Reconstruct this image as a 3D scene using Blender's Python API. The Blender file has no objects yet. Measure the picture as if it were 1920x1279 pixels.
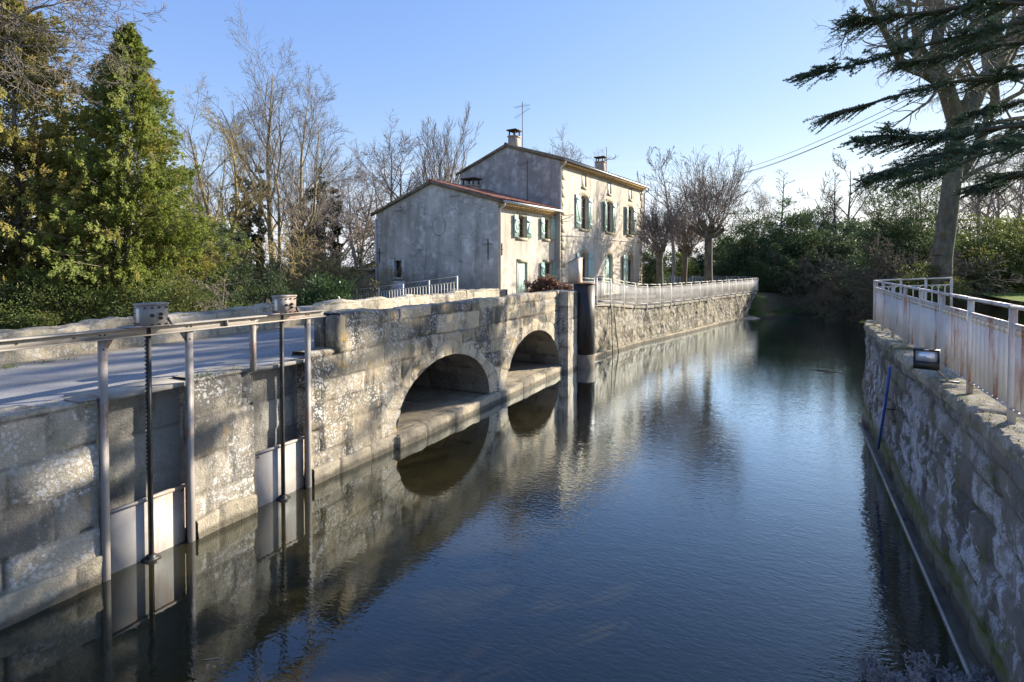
import bpy, bmesh, math, random
import numpy as np
from mathutils import Vector, Matrix
R_ = math.radians
rs = np.random.RandomState(7)
random.seed(7)
sc = bpy.context.scene
COL = sc.collection

# ---------------------------------------------------------------- camera, sky, sun
H = 3.7; FPX = 1050.0; PITCH = R_(1.2); HY = 499.0
CYP = HY + FPX*math.tan(PITCH); YAW = math.atan((1483-960)/1050.)
cam = bpy.data.cameras.new("camera"); co = bpy.data.objects.new("camera", cam); COL.objects.link(co)
co.location = (0, 0, H); co.rotation_euler = (R_(90)-PITCH, 0, YAW)
cam.sensor_width = 36; cam.lens = FPX/1920*36; cam.shift_y = -(639.5-CYP)/1920
cam.clip_start = 0.1; cam.clip_end = 3000
sc.camera = co
SUN_AZ, SUN_EL = R_(37), R_(24)          # azimuth from +Y towards +X
w = bpy.data.worlds.new("World"); sc.world = w; w.use_nodes = True
nt = w.node_tree; nt.nodes.clear()
sky = nt.nodes.new('ShaderNodeTexSky'); sky.sky_type = 'NISHITA'; sky.sun_disc = False
sky.sun_elevation = SUN_EL; sky.sun_rotation = SUN_AZ
sky.air_density = 1.0; sky.dust_density = 0.15; sky.ozone_density = 2.6; sky.altitude = 100
bg = nt.nodes.new('ShaderNodeBackground'); bg.inputs[1].default_value = 0.15
wo = nt.nodes.new('ShaderNodeOutputWorld')
# a few thin cloud banks low over the horizon
tc = nt.nodes.new('ShaderNodeTexCoord'); mp = nt.nodes.new('ShaderNodeMapping'); mp.inputs['Scale'].default_value = (2.2, 2.2, 13)
nz = nt.nodes.new('ShaderNodeTexNoise'); nz.inputs['Scale'].default_value = 1.6; nz.inputs['Detail'].default_value = 6
rp = nt.nodes.new('ShaderNodeValToRGB'); rp.color_ramp.elements[0].position = .5; rp.color_ramp.elements[1].position = .66
sx = nt.nodes.new('ShaderNodeSeparateXYZ'); r2 = nt.nodes.new('ShaderNodeMapRange')
r2.inputs[1].default_value = .09; r2.inputs[2].default_value = .2; r2.inputs[3].default_value = 1; r2.inputs[4].default_value = 0
mu = nt.nodes.new('ShaderNodeMath'); mu.operation = 'MULTIPLY'
mx = nt.nodes.new('ShaderNodeMix'); mx.data_type = 'RGBA'; mx.inputs[7].default_value = (2.9, 3.1, 3.4, 1)
L = nt.links.new
L(tc.outputs['Generated'], mp.inputs[0]); L(mp.outputs[0], nz.inputs['Vector']); L(nz.outputs[0], rp.inputs[0])
L(tc.outputs['Generated'], sx.inputs[0]); L(sx.outputs[2], r2.inputs[0]); L(rp.outputs[0], mu.inputs[0]); L(r2.outputs[0], mu.inputs[1])
r3 = nt.nodes.new('ShaderNodeMapRange'); r3.inputs[1].default_value = .0; r3.inputs[2].default_value = .11; r3.inputs[3].default_value = .9; r3.inputs[4].default_value = 0; L(sx.outputs[2], r3.inputs[0])
mm = nt.nodes.new('ShaderNodeMath'); mm.operation = 'MAXIMUM'; L(mu.outputs[0], mm.inputs[0]); L(r3.outputs[0], mm.inputs[1]); mu = mm
# soften the sky's range towards the hazy blue of the day
sp_ = nt.nodes.new('ShaderNodeSeparateColor'); cb0 = nt.nodes.new('ShaderNodeCombineColor'); L(sky.outputs[0], sp_.inputs[0])
for i_, (g_, k_) in enumerate(((.90, .72), (.71, .85), (.32, 1.83))):
    p_ = nt.nodes.new('ShaderNodeMath'); p_.operation = 'POWER'; p_.inputs[1].default_value = g_; L(sp_.outputs[i_], p_.inputs[0])
    q_ = nt.nodes.new('ShaderNodeMath'); q_.operation = 'MULTIPLY'; q_.inputs[1].default_value = k_; L(p_.outputs[0], q_.inputs[0]); L(q_.outputs[0], cb0.inputs[i_])
L(mu.outputs[0], mx.inputs[0]); L(cb0.outputs[0], mx.inputs[6]); L(mx.outputs[2], bg.inputs[0]); L(bg.outputs[0], wo.inputs[0])
sd = bpy.data.lights.new("sun", 'SUN'); sd.energy = 5.0; sd.angle = R_(0.5); sd.color = (1, .91, .78)
so = bpy.data.objects.new("sun", sd); COL.objects.link(so)
sdir = Vector((math.sin(SUN_AZ)*math.cos(SUN_EL), math.cos(SUN_AZ)*math.cos(SUN_EL), math.sin(SUN_EL)))
so.rotation_euler = sdir.to_track_quat('Z', 'Y').to_euler(); so.location = (30, 45, 40)
sc.view_settings.view_transform = 'Standard'; sc.view_settings.look = 'None'
sc.view_settings.exposure = 1.24; sc.view_settings.gamma = 1
sc.cycles.max_bounces = 6; sc.cycles.diffuse_bounces = 3; sc.cycles.glossy_bounces = 3

_F0 = np.array([-math.sin(YAW), math.cos(YAW)]); _R0 = np.array([math.cos(YAW), math.sin(YAW)])
def at(px, py, d):
    """world point seen at pixel px,py of the survey picture at distance d"""
    q = _F0*d + _R0*((px-960)/FPX*d)
    return np.array([q[0], q[1], H-(py-HY)/FPX*d])

# ---------------------------------------------------------------- object helpers
def tag(o, label=None, cat=None, group=None, kind=None):
    if label: o['label'] = label
    if cat: o['category'] = cat
    if group: o['group'] = group
    if kind: o['kind'] = kind
    return o
def empty(name, loc=(0, 0, 0), rz=0, **k):
    o = bpy.data.objects.new(name, None); COL.objects.link(o); o.location = loc; o.rotation_euler = (0, 0, rz)
    o.empty_display_size = .3
    return tag(o, **k)
def mk(name, V, F, mat, parent=None, attrs=None, smooth=False, local=False):
    """V (n,3); F list of arrays (m,k).  World coordinates unless local; re-based under the parent's frame."""
    V = np.asarray(V, float)
    if parent is not None and not local:
        ch = []; p = parent
        while p is not None: ch.append(p); p = p.parent
        for p in reversed(ch):
            V = V-np.array(p.location); a = -p.rotation_euler[2]
            if a: V = V @ np.array([[math.cos(a), math.sin(a), 0], [-math.sin(a), math.cos(a), 0], [0, 0, 1]])
    if not (isinstance(F, (list, tuple)) and isinstance(F[0], np.ndarray)): F = [F]
    F = [np.atleast_2d(np.asarray(f, int)) for f in F if len(f)]
    me = bpy.data.meshes.new(name); me.vertices.add(len(V)); me.vertices.foreach_set('co', V.astype(np.float32).ravel())
    nl = sum(f.size for f in F); npol = sum(len(f) for f in F)
    me.loops.add(nl); me.polygons.add(npol)
    me.loops.foreach_set('vertex_index', np.concatenate([f.ravel() for f in F]).astype(np.int32))
    tot = np.concatenate([np.full(len(f), f.shape[1]) for f in F]); st = np.concatenate([[0], np.cumsum(tot)[:-1]])
    me.polygons.foreach_set('loop_start', st.astype(np.int32))
    try: me.polygons.foreach_set('loop_total', tot.astype(np.int32))
    except Exception: pass
    if attrs:
        for k, a in attrs.items():
            at_ = me.attributes.new(k, 'FLOAT', 'POINT'); at_.data.foreach_set('value', np.asarray(a, np.float32).ravel())
    me.update(calc_edges=True); me.validate()
    if smooth: me.polygons.foreach_set('use_smooth', np.ones(len(me.polygons), bool))
    if mat: me.materials.append(mat)
    o = bpy.data.objects.new(name, me); COL.objects.link(o)
    if parent is not None: o.parent = parent
    return o

class MB:
    def __init__(s): s.V = []; s.F = {}; s.n = 0
    def add(s, V, F):
        V = np.asarray(V, float).reshape(-1, 3); s.V.append(V)
        for f in (F if isinstance(F, list) and isinstance(F[0], np.ndarray) else [F]):
            f = np.atleast_2d(np.asarray(f, int))
            if f.size: s.F.setdefault(f.shape[1], []).append(f+s.n)
        s.n += len(V); return s
    def box(s, a, b, rz=0, c=None):
        x0, y0, z0 = a; x1, y1, z1 = b
        V = np.array([[x0,y0,z0],[x1,y0,z0],[x1,y1,z0],[x0,y1,z0],[x0,y0,z1],[x1,y0,z1],[x1,y1,z1],[x0,y1,z1]], float)
        if rz:
            c = np.array(c if c is not None else [(x0+x1)/2, (y0+y1)/2]); q = V[:, :2]-c
            V[:, 0] = c[0]+q[:, 0]*math.cos(rz)-q[:, 1]*math.sin(rz); V[:, 1] = c[1]+q[:, 0]*math.sin(rz)+q[:, 1]*math.cos(rz)
        return s.add(V, [[0,3,2,1],[4,5,6,7],[0,1,5,4],[1,2,6,5],[2,3,7,6],[3,0,4,7]])
    def bar(s, p, q, w_, h_, up=(0, 0, 1)):
        p = np.array(p, float); q = np.array(q, float); d = q-p; d /= np.linalg.norm(d)+1e-9
        up = np.array(up, float)
        if abs(d@up) > .98: up = np.array([1., 0, 0])
        x = np.cross(d, up); x /= np.linalg.norm(x); y = np.cross(x, d)
        V = [c+x*a*w_/2+y*b*h_/2 for c in (p, q) for a, b in ((-1,-1),(1,-1),(1,1),(-1,1))]
        return s.add(V, [[0,1,2,3],[7,6,5,4],[0,4,5,1],[1,5,6,2],[2,6,7,3],[3,7,4,0]])
    def tube(s, P, r, k=6):
        P = np.array(P, float); r = np.full(len(P), r) if np.isscalar(r) else np.array(r)
        T = np.gradient(P, axis=0); T /= np.linalg.norm(T, axis=1)[:, None]+1e-9
        up = np.tile([0., 0, 1], (len(P), 1)); m = abs(T[:, 2]) > .95; up[m] = [1, 0, 0]
        if m.any() and not m.all(): up[:] = [.31, .95, .05]
        A = np.cross(T, up); A /= np.linalg.norm(A, axis=1)[:, None]+1e-9; B = np.cross(A, T)
        an = np.arange(k)/k*2*math.pi
        V = P[:, None]+r[:, None, None]*(A[:, None]*np.cos(an)[None, :, None]+B[:, None]*np.sin(an)[None, :, None])
        i = np.arange(len(P)-1)[:, None]*k; j = np.arange(k)[None]
        F = np.stack([i+j, i+(j+1) % k, i+k+(j+1) % k, i+k+j], -1).reshape(-1, 4)
        n = len(P); s.add(V.reshape(-1, 3), F)
        c0 = np.arange(k)[None, ::-1]; s.F.setdefault(k, []).append(c0+s.n-n*k); s.F[k].append(np.arange(k)[None]+s.n-k)
        return s
    def cyl(s, c, r, z0, z1, k=24, r1=None):
        r1 = r if r1 is None else r1; an = np.arange(k)/k*2*math.pi; e = np.zeros(k)
        V = np.concatenate([np.stack([c[0]+r*np.cos(an), c[1]+r*np.sin(an), e+z0], 1), np.stack([c[0]+r1*np.cos(an), c[1]+r1*np.sin(an), e+z1], 1)])
        j = np.arange(k)
        return s.add(V, [np.stack([j, (j+1) % k, k+(j+1) % k, k+j], 1), j[None, ::-1], k+j[None]])
    def prism(s, P, d):
        """polygon P (n,3) extruded by vector d"""
        P = np.array(P, float); n = len(P); j = np.arange(n)
        return s.add(np.concatenate([P, P+np.array(d, float)]), [j[None, ::-1], j[None]+n, np.stack([j, (j+1) % n, n+(j+1) % n, n+j], 1)])
    def build(s, name, mat, parent=None, local=False, smooth=False, attrs=None):
        return mk(name, np.concatenate(s.V), [np.concatenate(f) for f in s.F.values()], mat, parent, attrs, smooth, local)

def segs_mesh(S, k=4):
    """S (n,8): p0 p1 r0 r1 -> tubes"""
    S = np.asarray(S, float); p0, p1, r0, r1 = S[:, :3], S[:, 3:6], S[:, 6], S[:, 7]
    T = p1-p0; T /= np.linalg.norm(T, axis=1)[:, None]+1e-9
    up = np.where(abs(T[:, 2:3]) > .9, np.array([[1., 0, 0]]), np.array([[0, 0, 1.]]))
    A = np.cross(T, up); A /= np.linalg.norm(A, axis=1)[:, None]+1e-9; B = np.cross(A, T)
    an = np.arange(k)/k*2*math.pi; cs = np.cos(an)[None, :, None]; sn = np.sin(an)[None, :, None]
    off = A[:, None]*cs+B[:, None]*sn
    V = np.concatenate([p0[:, None]+off*r0[:, None, None], p1[:, None]+off*r1[:, None, None]], 1)
    n = len(S); b = (np.arange(n)*2*k)[:, None]; j = np.arange(k)[None]
    F = np.stack([b+j, b+(j+1) % k, b+k+(j+1) % k, b+k+j], -1).reshape(-1, 4)
    return V.reshape(-1, 3), F
def leaf_mesh(Cn, D, Ln, Wd, tone, seed=0, flat=None):
    """diamond leaves: centre, direction, length, width"""
    r = np.random.RandomState(seed); n = len(Cn)
    D = D/(np.linalg.norm(D, axis=1)[:, None]+1e-9)
    Nn = r.normal(size=(n, 3)) if flat is None else flat+r.normal(size=(n, 3))*.35
    S = np.cross(D, Nn); S /= np.linalg.norm(S, axis=1)[:, None]+1e-9
    Ln = Ln[:, None]; Wd = Wd[:, None]
    V = np.stack([Cn-D*Ln/2, Cn+S*Wd/2-D*Ln*.05, Cn+D*Ln/2, Cn-S*Wd/2-D*Ln*.05], 1).reshape(-1, 3)
    return V, np.arange(4*n).reshape(-1, 4), np.repeat(tone, 4)

def vnoise(P, seed=0):
    P = np.asarray(P, float)+1000.0; i = np.floor(P).astype(np.int64); f = P-i; f = f*f*(3-2*f); out = 0
    for dx in (0, 1):
        for dy in (0, 1):
            for dz in (0, 1):
                h = ((i[..., 0]+dx)*73856093) ^ ((i[..., 1]+dy)*19349663) ^ ((i[..., 2]+dz)*83492791) ^ (seed*2654435)
                h = (h ^ (h >> 13))*1274126177 & 0x7fffffff
                v = (h % 65536)/65536.0
                out = out+v*(f[..., 0] if dx else 1-f[..., 0])*(f[..., 1] if dy else 1-f[..., 1])*(f[..., 2] if dz else 1-f[..., 2])
    return out
def fbm(P, seed=0, o=3):
    a = 0; s = 0
    for k in range(o): a = a+vnoise(np.asarray(P)*2**k, seed+k)/2**k; s += 1/2**k
    return a/s-.5
def hsh(a, b, s=0):
    h = (np.asarray(a, np.int64)*73856093) ^ (np.asarray(b, np.int64)*19349663) ^ (s*83492791+12345)
    h = (h ^ (h >> 13))*1274126177 & 0x7fffffff
    return (h % 65536)/65536.0

# ---------------------------------------------------------------- materials
class M:
    def __init__(s, name):
        s.m = bpy.data.materials.new(name); s.m.use_nodes = True; s.t = s.m.node_tree; s.t.nodes.clear()
        s.out = s.t.nodes.new('ShaderNodeOutputMaterial'); s.b = s.t.nodes.new('ShaderNodeBsdfPrincipled')
        s.L(s.b.outputs[0], s.out.inputs[0]); s.tc = s.t.nodes.new('ShaderNodeTexCoord'); s.geo = None
        s.co = s.n('ShaderNodeNewGeometry').outputs['Position']
    def n(s, t): return s.t.nodes.new(t)
    def L(s, a, b): s.t.links.new(a, b)
    def set(s, inp, v):
        if hasattr(v, 'links') or isinstance(v, bpy.types.NodeSocket): s.L(v, inp)
        elif isinstance(v, tuple) and len(v) == 3: inp.default_value = (*v, 1)
        else: inp.default_value = v
    def map(s, scale, rot=(0, 0, 0), co=None):
        q = s.n('ShaderNodeMapping'); s.L(co or s.co, q.inputs[0]); q.inputs['Scale'].default_value = scale; q.inputs['Rotation'].default_value = rot; return q.outputs[0]
    def noise(s, sc_, det=4, rough=.55, co=None, dist=0):
        q = s.n('ShaderNodeTexNoise'); q.inputs['Scale'].default_value = sc_; q.inputs['Detail'].default_value = det
        q.inputs['Roughness'].default_value = rough; q.inputs['Distortion'].default_value = dist; s.L(co or s.co, q.inputs['Vector']); return q.outputs[0]
    def vor(s, sc_, co=None, feat='F1', out='Distance'):
        q = s.n('ShaderNodeTexVoronoi'); q.feature = feat; q.inputs['Scale'].default_value = sc_; s.L(co or s.co, q.inputs['Vector']); return q.outputs[out]
    def ramp(s, f, a, b, va=0., vb=1.):
        q = s.n('ShaderNodeMapRange'); q.inputs[1].default_value = a; q.inputs[2].default_value = b; q.inputs[3].default_value = va; q.inputs[4].default_value = vb; s.L(f, q.inputs[0]); return q.outputs[0]
    def mix(s, f, a, b, mode='MIX'):
        q = s.n('ShaderNodeMix'); q.data_type = 'RGBA'; q.blend_type = mode; s.set(q.inputs[0], f); s.set(q.inputs[6], a); s.set(q.inputs[7], b); return q.outputs[2]
    def math(s, op, a, b=0.):
        q = s.n('ShaderNodeMath'); q.operation = op; s.set(q.inputs[0], a); s.set(q.inputs[1], b); return q.outputs[0]
    def attr(s, nm): q = s.n('ShaderNodeAttribute'); q.attribute_name = nm; return q.outputs['Fac']
    def xyz(s): q = s.n('ShaderNodeSeparateXYZ'); s.L(s.co, q.inputs[0]); return q.outputs
    def bump(s, h, st=.5, d=.02, nrm=None):
        q = s.n('ShaderNodeBump'); q.inputs['Strength'].default_value = st; q.inputs['Distance'].default_value = d; s.L(h, q.inputs['Height'])
        if nrm: s.L(nrm, q.inputs['Normal'])
        return q.outputs[0]
    def fin(s, col, rough=.9, nrm=None, metal=0., spec=.3, **k):
        s.set(s.b.inputs['Base Color'], col); s.set(s.b.inputs['Roughness'], rough); s.b.inputs['Metallic'].default_value = metal
        s.b.inputs['Specular IOR Level'].default_value = spec
        if nrm: s.L(nrm, s.b.inputs['Normal'])
        return s.m

def mat_stone(name, a, b, dark=(.1,.095,.085), white=(.62,.6,.55), wamt=.5, orange=.3, moss=.15, ws=26, stain=.5, mossz=None):
    m = M(name); tone = m.attr('tone'); joint = m.attr('joint')
    n1 = m.noise(.9, 6); n2 = m.noise(5, 8, .65); n3 = m.noise(40, 4, .7)
    c = m.mix(m.ramp(m.math('ADD', m.math('MULTIPLY', tone, .7), m.math('MULTIPLY', n1, .8)), .35, 1.0), a, b)
    c = m.mix(m.ramp(n3, .3, .75, 0, .4), c, tuple(x*.6 for x in a))
    st = m.math('ADD', m.noise(1.0, 9, .72, m.map((1.5, 1.5, .7))), m.math('MULTIPLY', m.math('SUBTRACT', tone, .5), -.1))                # dark weathering patches
    c = m.mix(m.ramp(st, .49, .58, 0, stain), c, dark)
    # lichen: blotches of crusty spots
    v = m.vor(ws, m.map((1, 1, 1)), 'SMOOTH_F1'); v2 = m.vor(ws*.45, None, 'SMOOTH_F1')
    patch = m.math('ADD', m.noise(1.3, 5, .6, m.map((1, 1, 1), (.3, .2, .5))), m.math('MULTIPLY', m.math('SUBTRACT', tone, .5), .08))
    sp = m.math('MULTIPLY', m.ramp(m.math('ADD', v, m.math('MULTIPLY', n2, .45)), .62, .5), m.ramp(patch, .45, .58))
    sp2 = m.math('MULTIPLY', m.ramp(m.math('ADD', v2, m.math('MULTIPLY', n2, .5)), .52, .45), m.ramp(patch, .4, .52))
    c = m.mix(m.math('MULTIPLY', m.math('MAXIMUM', sp, sp2), wamt), c, white)
    o = m.math('MULTIPLY', m.ramp(m.noise(3.2, 5, .6, m.map((1, 1, 1), (1, 2, 0))), .6, .68), m.ramp(n2, .4, .62))
    c = m.mix(m.math('MULTIPLY', o, orange), c, (.5, .3, .06))
    g = m.ramp(m.noise(2.4, 6, .7, m.map((1, 1, 1), (2, 1, 0))), .56, .66)
    if mossz:   # moss keeps to damp bands
        z = m.xyz()[2]
        g = m.math('MAXIMUM', m.math('MULTIPLY', g, .35), m.math('MULTIPLY', m.ramp(m.math('ADD', m.math('ABSOLUTE', m.math('SUBTRACT', z, mossz)), m.math('MULTIPLY', n2, .5)), .5, .22), .9))
    c = m.mix(m.math('MULTIPLY', g, moss), c, (.09, .11, .02))
    c = m.mix(m.math('MULTIPLY', joint, .9), c, (.045, .04, .03))
    c = m.mix(m.ramp(m.math('ADD', m.xyz()[2], m.math('MULTIPLY', n2, -.16)), .06, -.01, 0, .8), c, tuple(x*.3 for x in a))
    h = m.math('ADD', m.math('MULTIPLY', n2, .7), m.math('ADD', m.math('MULTIPLY', n3, .35), m.math('MULTIPLY', sp2, .1)))
    return m.fin(c, .92, m.bump(h, 1.0, .035), spec=.2)
def mat_plain(name, col, rough=.6, metal=0., var=.25, sc_=4, spec=.4, bump=.15, bs=40):
    m = M(name); n1 = m.noise(sc_, 6, .6); n2 = m.noise(bs, 3)
    c = m.mix(m.ramp(n1, .3, .7), tuple(min(1, x*(1+var)) for x in col), tuple(x*(1-var) for x in col))
    return m.fin(c, rough, m.bump(n2, bump, .005), metal, spec)
def mat_rusty(name, col, amt=.5, thr=.56, rust=(.16,.055,.02), sc_=3.0, vert=.5):
    m = M(name); n1 = m.noise(sc_, 6, .65, m.map((1, 1, vert))); n2 = m.noise(30, 4); n4 = m.noise(2, 4)
    c = m.mix(m.ramp(n4, .3, .7), col, tuple(x*.78 for x in col))
    c = m.mix(m.math('MULTIPLY', m.ramp(n1, thr, thr+.1), amt), c, m.mix(m.ramp(n2, .35, .65), rust, tuple(x*1.9 for x in rust)))
    return m.fin(c, .5, m.bump(n2, .2, .004), 0, .4)
def mat_leaf(name, a, b, c_=None, trans=.35, rough=.6):
    m = M(name); t = m.attr('tone'); n1 = m.noise(.45, 3); f = m.math('ADD', m.math('MULTIPLY', t, .7), m.math('MULTIPLY', m.ramp(n1, .3, .7), .3))
    c = m.mix(f, a, b)
    if c_: c = m.mix(m.ramp(m.noise(.8, 4, .6, m.map((1, 1, 1), (1, 1, 1))), .52, .66, 0, .8), c, c_)
    m.fin(c, rough, None, 0, .3)
    tr = m.n('ShaderNodeBsdfTranslucent'); m.L(c, tr.inputs[0]); mxs = m.n('ShaderNodeMixShader'); mxs.inputs[0].default_value = trans
    m.L(m.b.outputs[0], mxs.inputs[1]); m.L(tr.outputs[0], mxs.inputs[2]); m.L(mxs.outputs[0], m.out.inputs[0]); return m.m
def mat_bark(name, a, b, lich=None, sc_=6):
    m = M(name); n1 = m.noise(sc_, 6, .65, m.map((1, 1, .5))); n2 = m.noise(30, 5, .6, m.map((1, 1, .35)))
    c = m.mix(m.ramp(n1, .38, .62), a, b)
    if lich: c = m.mix(m.ramp(m.noise(2.5, 5), .48, .6, 0, .8), c, lich)
    return m.fin(c, .9, m.bump(n2, .6, .02), 0, .2)

STONE = mat_stone('bridge stone', (.27,.225,.155), (.56,.46,.31), wamt=.75, orange=.75, moss=.25, stain=.92)
STONE_PIER = mat_stone('pier stone', (.33,.29,.225), (.47,.41,.31), wamt=.75, orange=.35, moss=.25, stain=.7)
STONE_PAR = mat_stone('parapet stone', (.36,.31,.22), (.58,.5,.36), wamt=.6, orange=.3, moss=.15, stain=.55, ws=20)
STONE_LEDGE = mat_stone('ledge stone', (.34,.29,.205), (.5,.425,.3), wamt=.05, orange=.1, moss=.1, stain=.35)
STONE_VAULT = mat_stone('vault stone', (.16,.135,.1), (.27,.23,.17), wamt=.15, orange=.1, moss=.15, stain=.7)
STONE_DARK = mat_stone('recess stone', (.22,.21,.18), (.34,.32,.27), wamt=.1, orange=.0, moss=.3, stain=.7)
STONE_R = mat_stone('right bank stone', (.1,.092,.085), (.24,.225,.21), dark=(.045,.042,.036), white=(.55,.56,.62), wamt=.75, orange=.1, moss=.9, ws=14, stain=.9, mossz=.42)
def mat_rwall():
    m = M('lichen streaked wall'); tone = m.attr('tone'); joint = m.attr('joint'); n2 = m.noise(5, 8, .7); n3 = m.noise(45, 4, .7)
    c = m.mix(m.ramp(m.math('ADD', tone, m.noise(1.5, 5)), .5, 1.4), (.07,.062,.05), (.21,.19,.16)); c = m.mix(m.ramp(n3, .4, .7, 0, .4), c, (.25,.235,.21))
    z = m.xyz()[2]
    p = m.noise(2.6, 10, .74, m.map((1, 1, .7))); p2 = m.noise(.55, 3, .5)
    k = m.math('ADD', p, m.math('MULTIPLY', m.math('SUBTRACT', p2, .5), .5)); band = m.math('MULTIPLY', m.ramp(z, .25, .8), m.ramp(z, 2.2, 1.55, .25, 1))
    c = m.mix(m.math('MULTIPLY', m.math('MULTIPLY', m.ramp(k, .5, .535), m.math('MULTIPLY', m.ramp(n2, .36, .52), m.ramp(n3, .36, .52, .25, 1))), m.math('MULTIPLY', band, .78)), c, m.mix(n3, (.34,.35,.37), (.72,.74,.79)))
    g = m.math('MAXIMUM', m.math('MULTIPLY', m.ramp(m.math('ADD', m.noise(2.6, 7, .75, m.map((1, 1, 1), (2, 1, 0))), m.math('MULTIPLY', joint, .12)), .56, .63), .75), m.ramp(m.math('ADD', m.math('ABSOLUTE', m.math('SUBTRACT', z, .36)), m.math('MULTIPLY', n2, .6)), .5, .3))
    c = m.mix(m.math('MULTIPLY', g, .85), c, m.mix(n3, (.07,.09,.012), (.16,.17,.03)))
    c = m.mix(m.ramp(m.math('ADD', z, m.math('MULTIPLY', n2, .1)), .26, .2), c, (.1,.085,.06))
    c = m.mix(m.math('MULTIPLY', joint, .85), c, (.025,.024,.015))
    return m.fin(c, .9, m.bump(m.math('ADD', m.math('MULTIPLY', n2, .8), m.math('MULTIPLY', n3, .3)), 1.0, .04), 0, .25)
STONE_R = mat_rwall()
WETF = mat_plain('wet concrete footing', (.085, .072, .05), .5, 0, .4, 3, .4, .4)
STONE_T = mat_stone('terrace rubble', (.25,.215,.15), (.44,.385,.28), dark=(.085,.07,.045), wamt=.5, orange=.25, moss=.7, ws=14, stain=.9)
STONE_COP = mat_stone('coping stone', (.26,.23,.16), (.42,.37,.28), wamt=.3, orange=.2, moss=1.0, ws=20, stain=.5)
STEEL = mat_rusty('grey painted steel', (.3,.27,.24), .65, .54, (.12,.06,.035), 2.5)
BEAM = mat_rusty('beam paint', (.36,.325,.28), .5, .56, (.17,.09,.055), 1.6)
PLATE = mat_rusty('gate plate', (.4,.37,.33), .55, .5, (.2,.12,.075), 3.2, .18)
RACK = mat_plain('dark greased steel', (.05,.048,.045), .45, .6, .3)
WHITE = mat_plain('white railing paint', (.78,.73,.62), .5, 0, .12, 3)
WHITE_R = mat_rusty('weathered railing paint', (.62,.58,.55), .9, .545, (.22,.075,.025), 3.4, .16)
BLACK = mat_rusty('black tarred steel', (.026,.024,.022), .5, .5, (.05,.032,.02), 3.0, .2)
CONC = mat_plain('concrete', (.34,.31,.26), .9, 0, .25, 3, .2, .5, 25)
GREEN = mat_plain('pale green paint', (.46,.62,.52), .6, 0, .15, 6)
GREEN_D = mat_plain('green door paint', (.24,.42,.35), .55, 0, .15, 6)
ZINC = mat_plain('zinc gutter', (.5,.5,.48), .5, .2, .15, 4)
TILE = mat_plain('terracotta tile', (.3,.125,.075), .85, 0, .65, 5.0, .2, .4)
TILE_O = mat_plain('old weathered tile', (.2,.16,.11), .9, 0, .5, 1.6, .2, .4)
GENO = mat_plain('genoise tile', (.5,.36,.18), .9, 0, .35, 9, .2, .4)
TRIM = mat_plain('stone trim', (.4,.34,.23), .9, 0, .25, 5, .2, .4)
DARKW = mat_plain('dark timber', (.06,.045,.035), .8)
CURT = mat_plain('white attic shutter', (.8,.78,.7), .7, 0, .06)
IRON = mat_plain('wrought iron', (.07,.05,.04), .7, .3)
BRICK = mat_plain('chimney render', (.36,.3,.24), .9, 0, .3, 5)
CAB = mat_plain('beige sheet metal', (.52,.44,.34), .5, 0, .08, 2)
BLUE = mat_plain('blue painted pole', (.04,.09,.34), .4, 0, .2)
LENSB = mat_plain('black lamp housing', (.015,.015,.016), .4)
m = M('window glass'); GLASS = m.fin((.035,.035,.035), .06, None, 0, .6)
m = M('reflector glass'); n = m.noise(5, 2); GLASS_L = m.fin(m.mix(m.ramp(n, .35, .65), (.3,.38,.5), (.75,.8,.9)), .12, None, .4, .7)

def mat_plaster(name, a, b, c_, stain, sn=.5, cracks=True, lowz=None):
    m = M(name); n1 = m.noise(.55, 7, .6); n2 = m.noise(2.2, 8, .65); n3 = m.noise(18, 5, .6)
    c = m.mix(m.ramp(n1, .38, .62), a, b); c = m.mix(m.ramp(n2, .5, .68), c, c_)
    s = m.noise(1.1, 6, .7, m.map((1.6, 1.6, .28))); c = m.mix(m.ramp(s, .5, .68, 0, sn), c, stain)
    c = m.mix(m.ramp(n3, .3, .7, 0, .16), c, stain)
    if cracks:
        v = m.math('SUBTRACT', m.noise(.33, 5, .62, m.map((1, 1, 2.2))), .5); vv = v
        cr = m.math('MULTIPLY', m.ramp(m.math('ABSOLUTE', vv), .006, .002), m.ramp(m.noise(.5, 2), .42, .5))
        c = m.mix(m.math('MULTIPLY', cr, .55), c, tuple(x*.35 for x in stain))
    if lowz is not None:
        z = m.xyz()[2]; k = m.math('ADD', m.math('SUBTRACT', z, lowz), m.math('MULTIPLY', m.noise(1.2, 5), -1.6))
        c = m.mix(m.ramp(k, .5, -.6, 0, .6), c, tuple(x*.75 for x in stain))
    return m.fin(c, .95, m.bump(m.math('ADD', n2, m.math('MULTIPLY', n3, .4)), .5, .03), 0, .15)
PL_TAN = mat_plaster('tan plaster', (.57,.515,.42), (.7,.645,.54), (.49,.44,.35), (.3,.27,.215), .65, False)
PL_GREY = mat_plaster('grey gable plaster', (.42,.41,.385), (.6,.585,.55), (.76,.74,.71), (.2,.195,.17), .62, True, 2.6)
PL_GREY2 = mat_plaster('dark gable plaster', (.28,.275,.26), (.37,.365,.35), (.56,.555,.54), (.17,.165,.155), .6, False)
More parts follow.
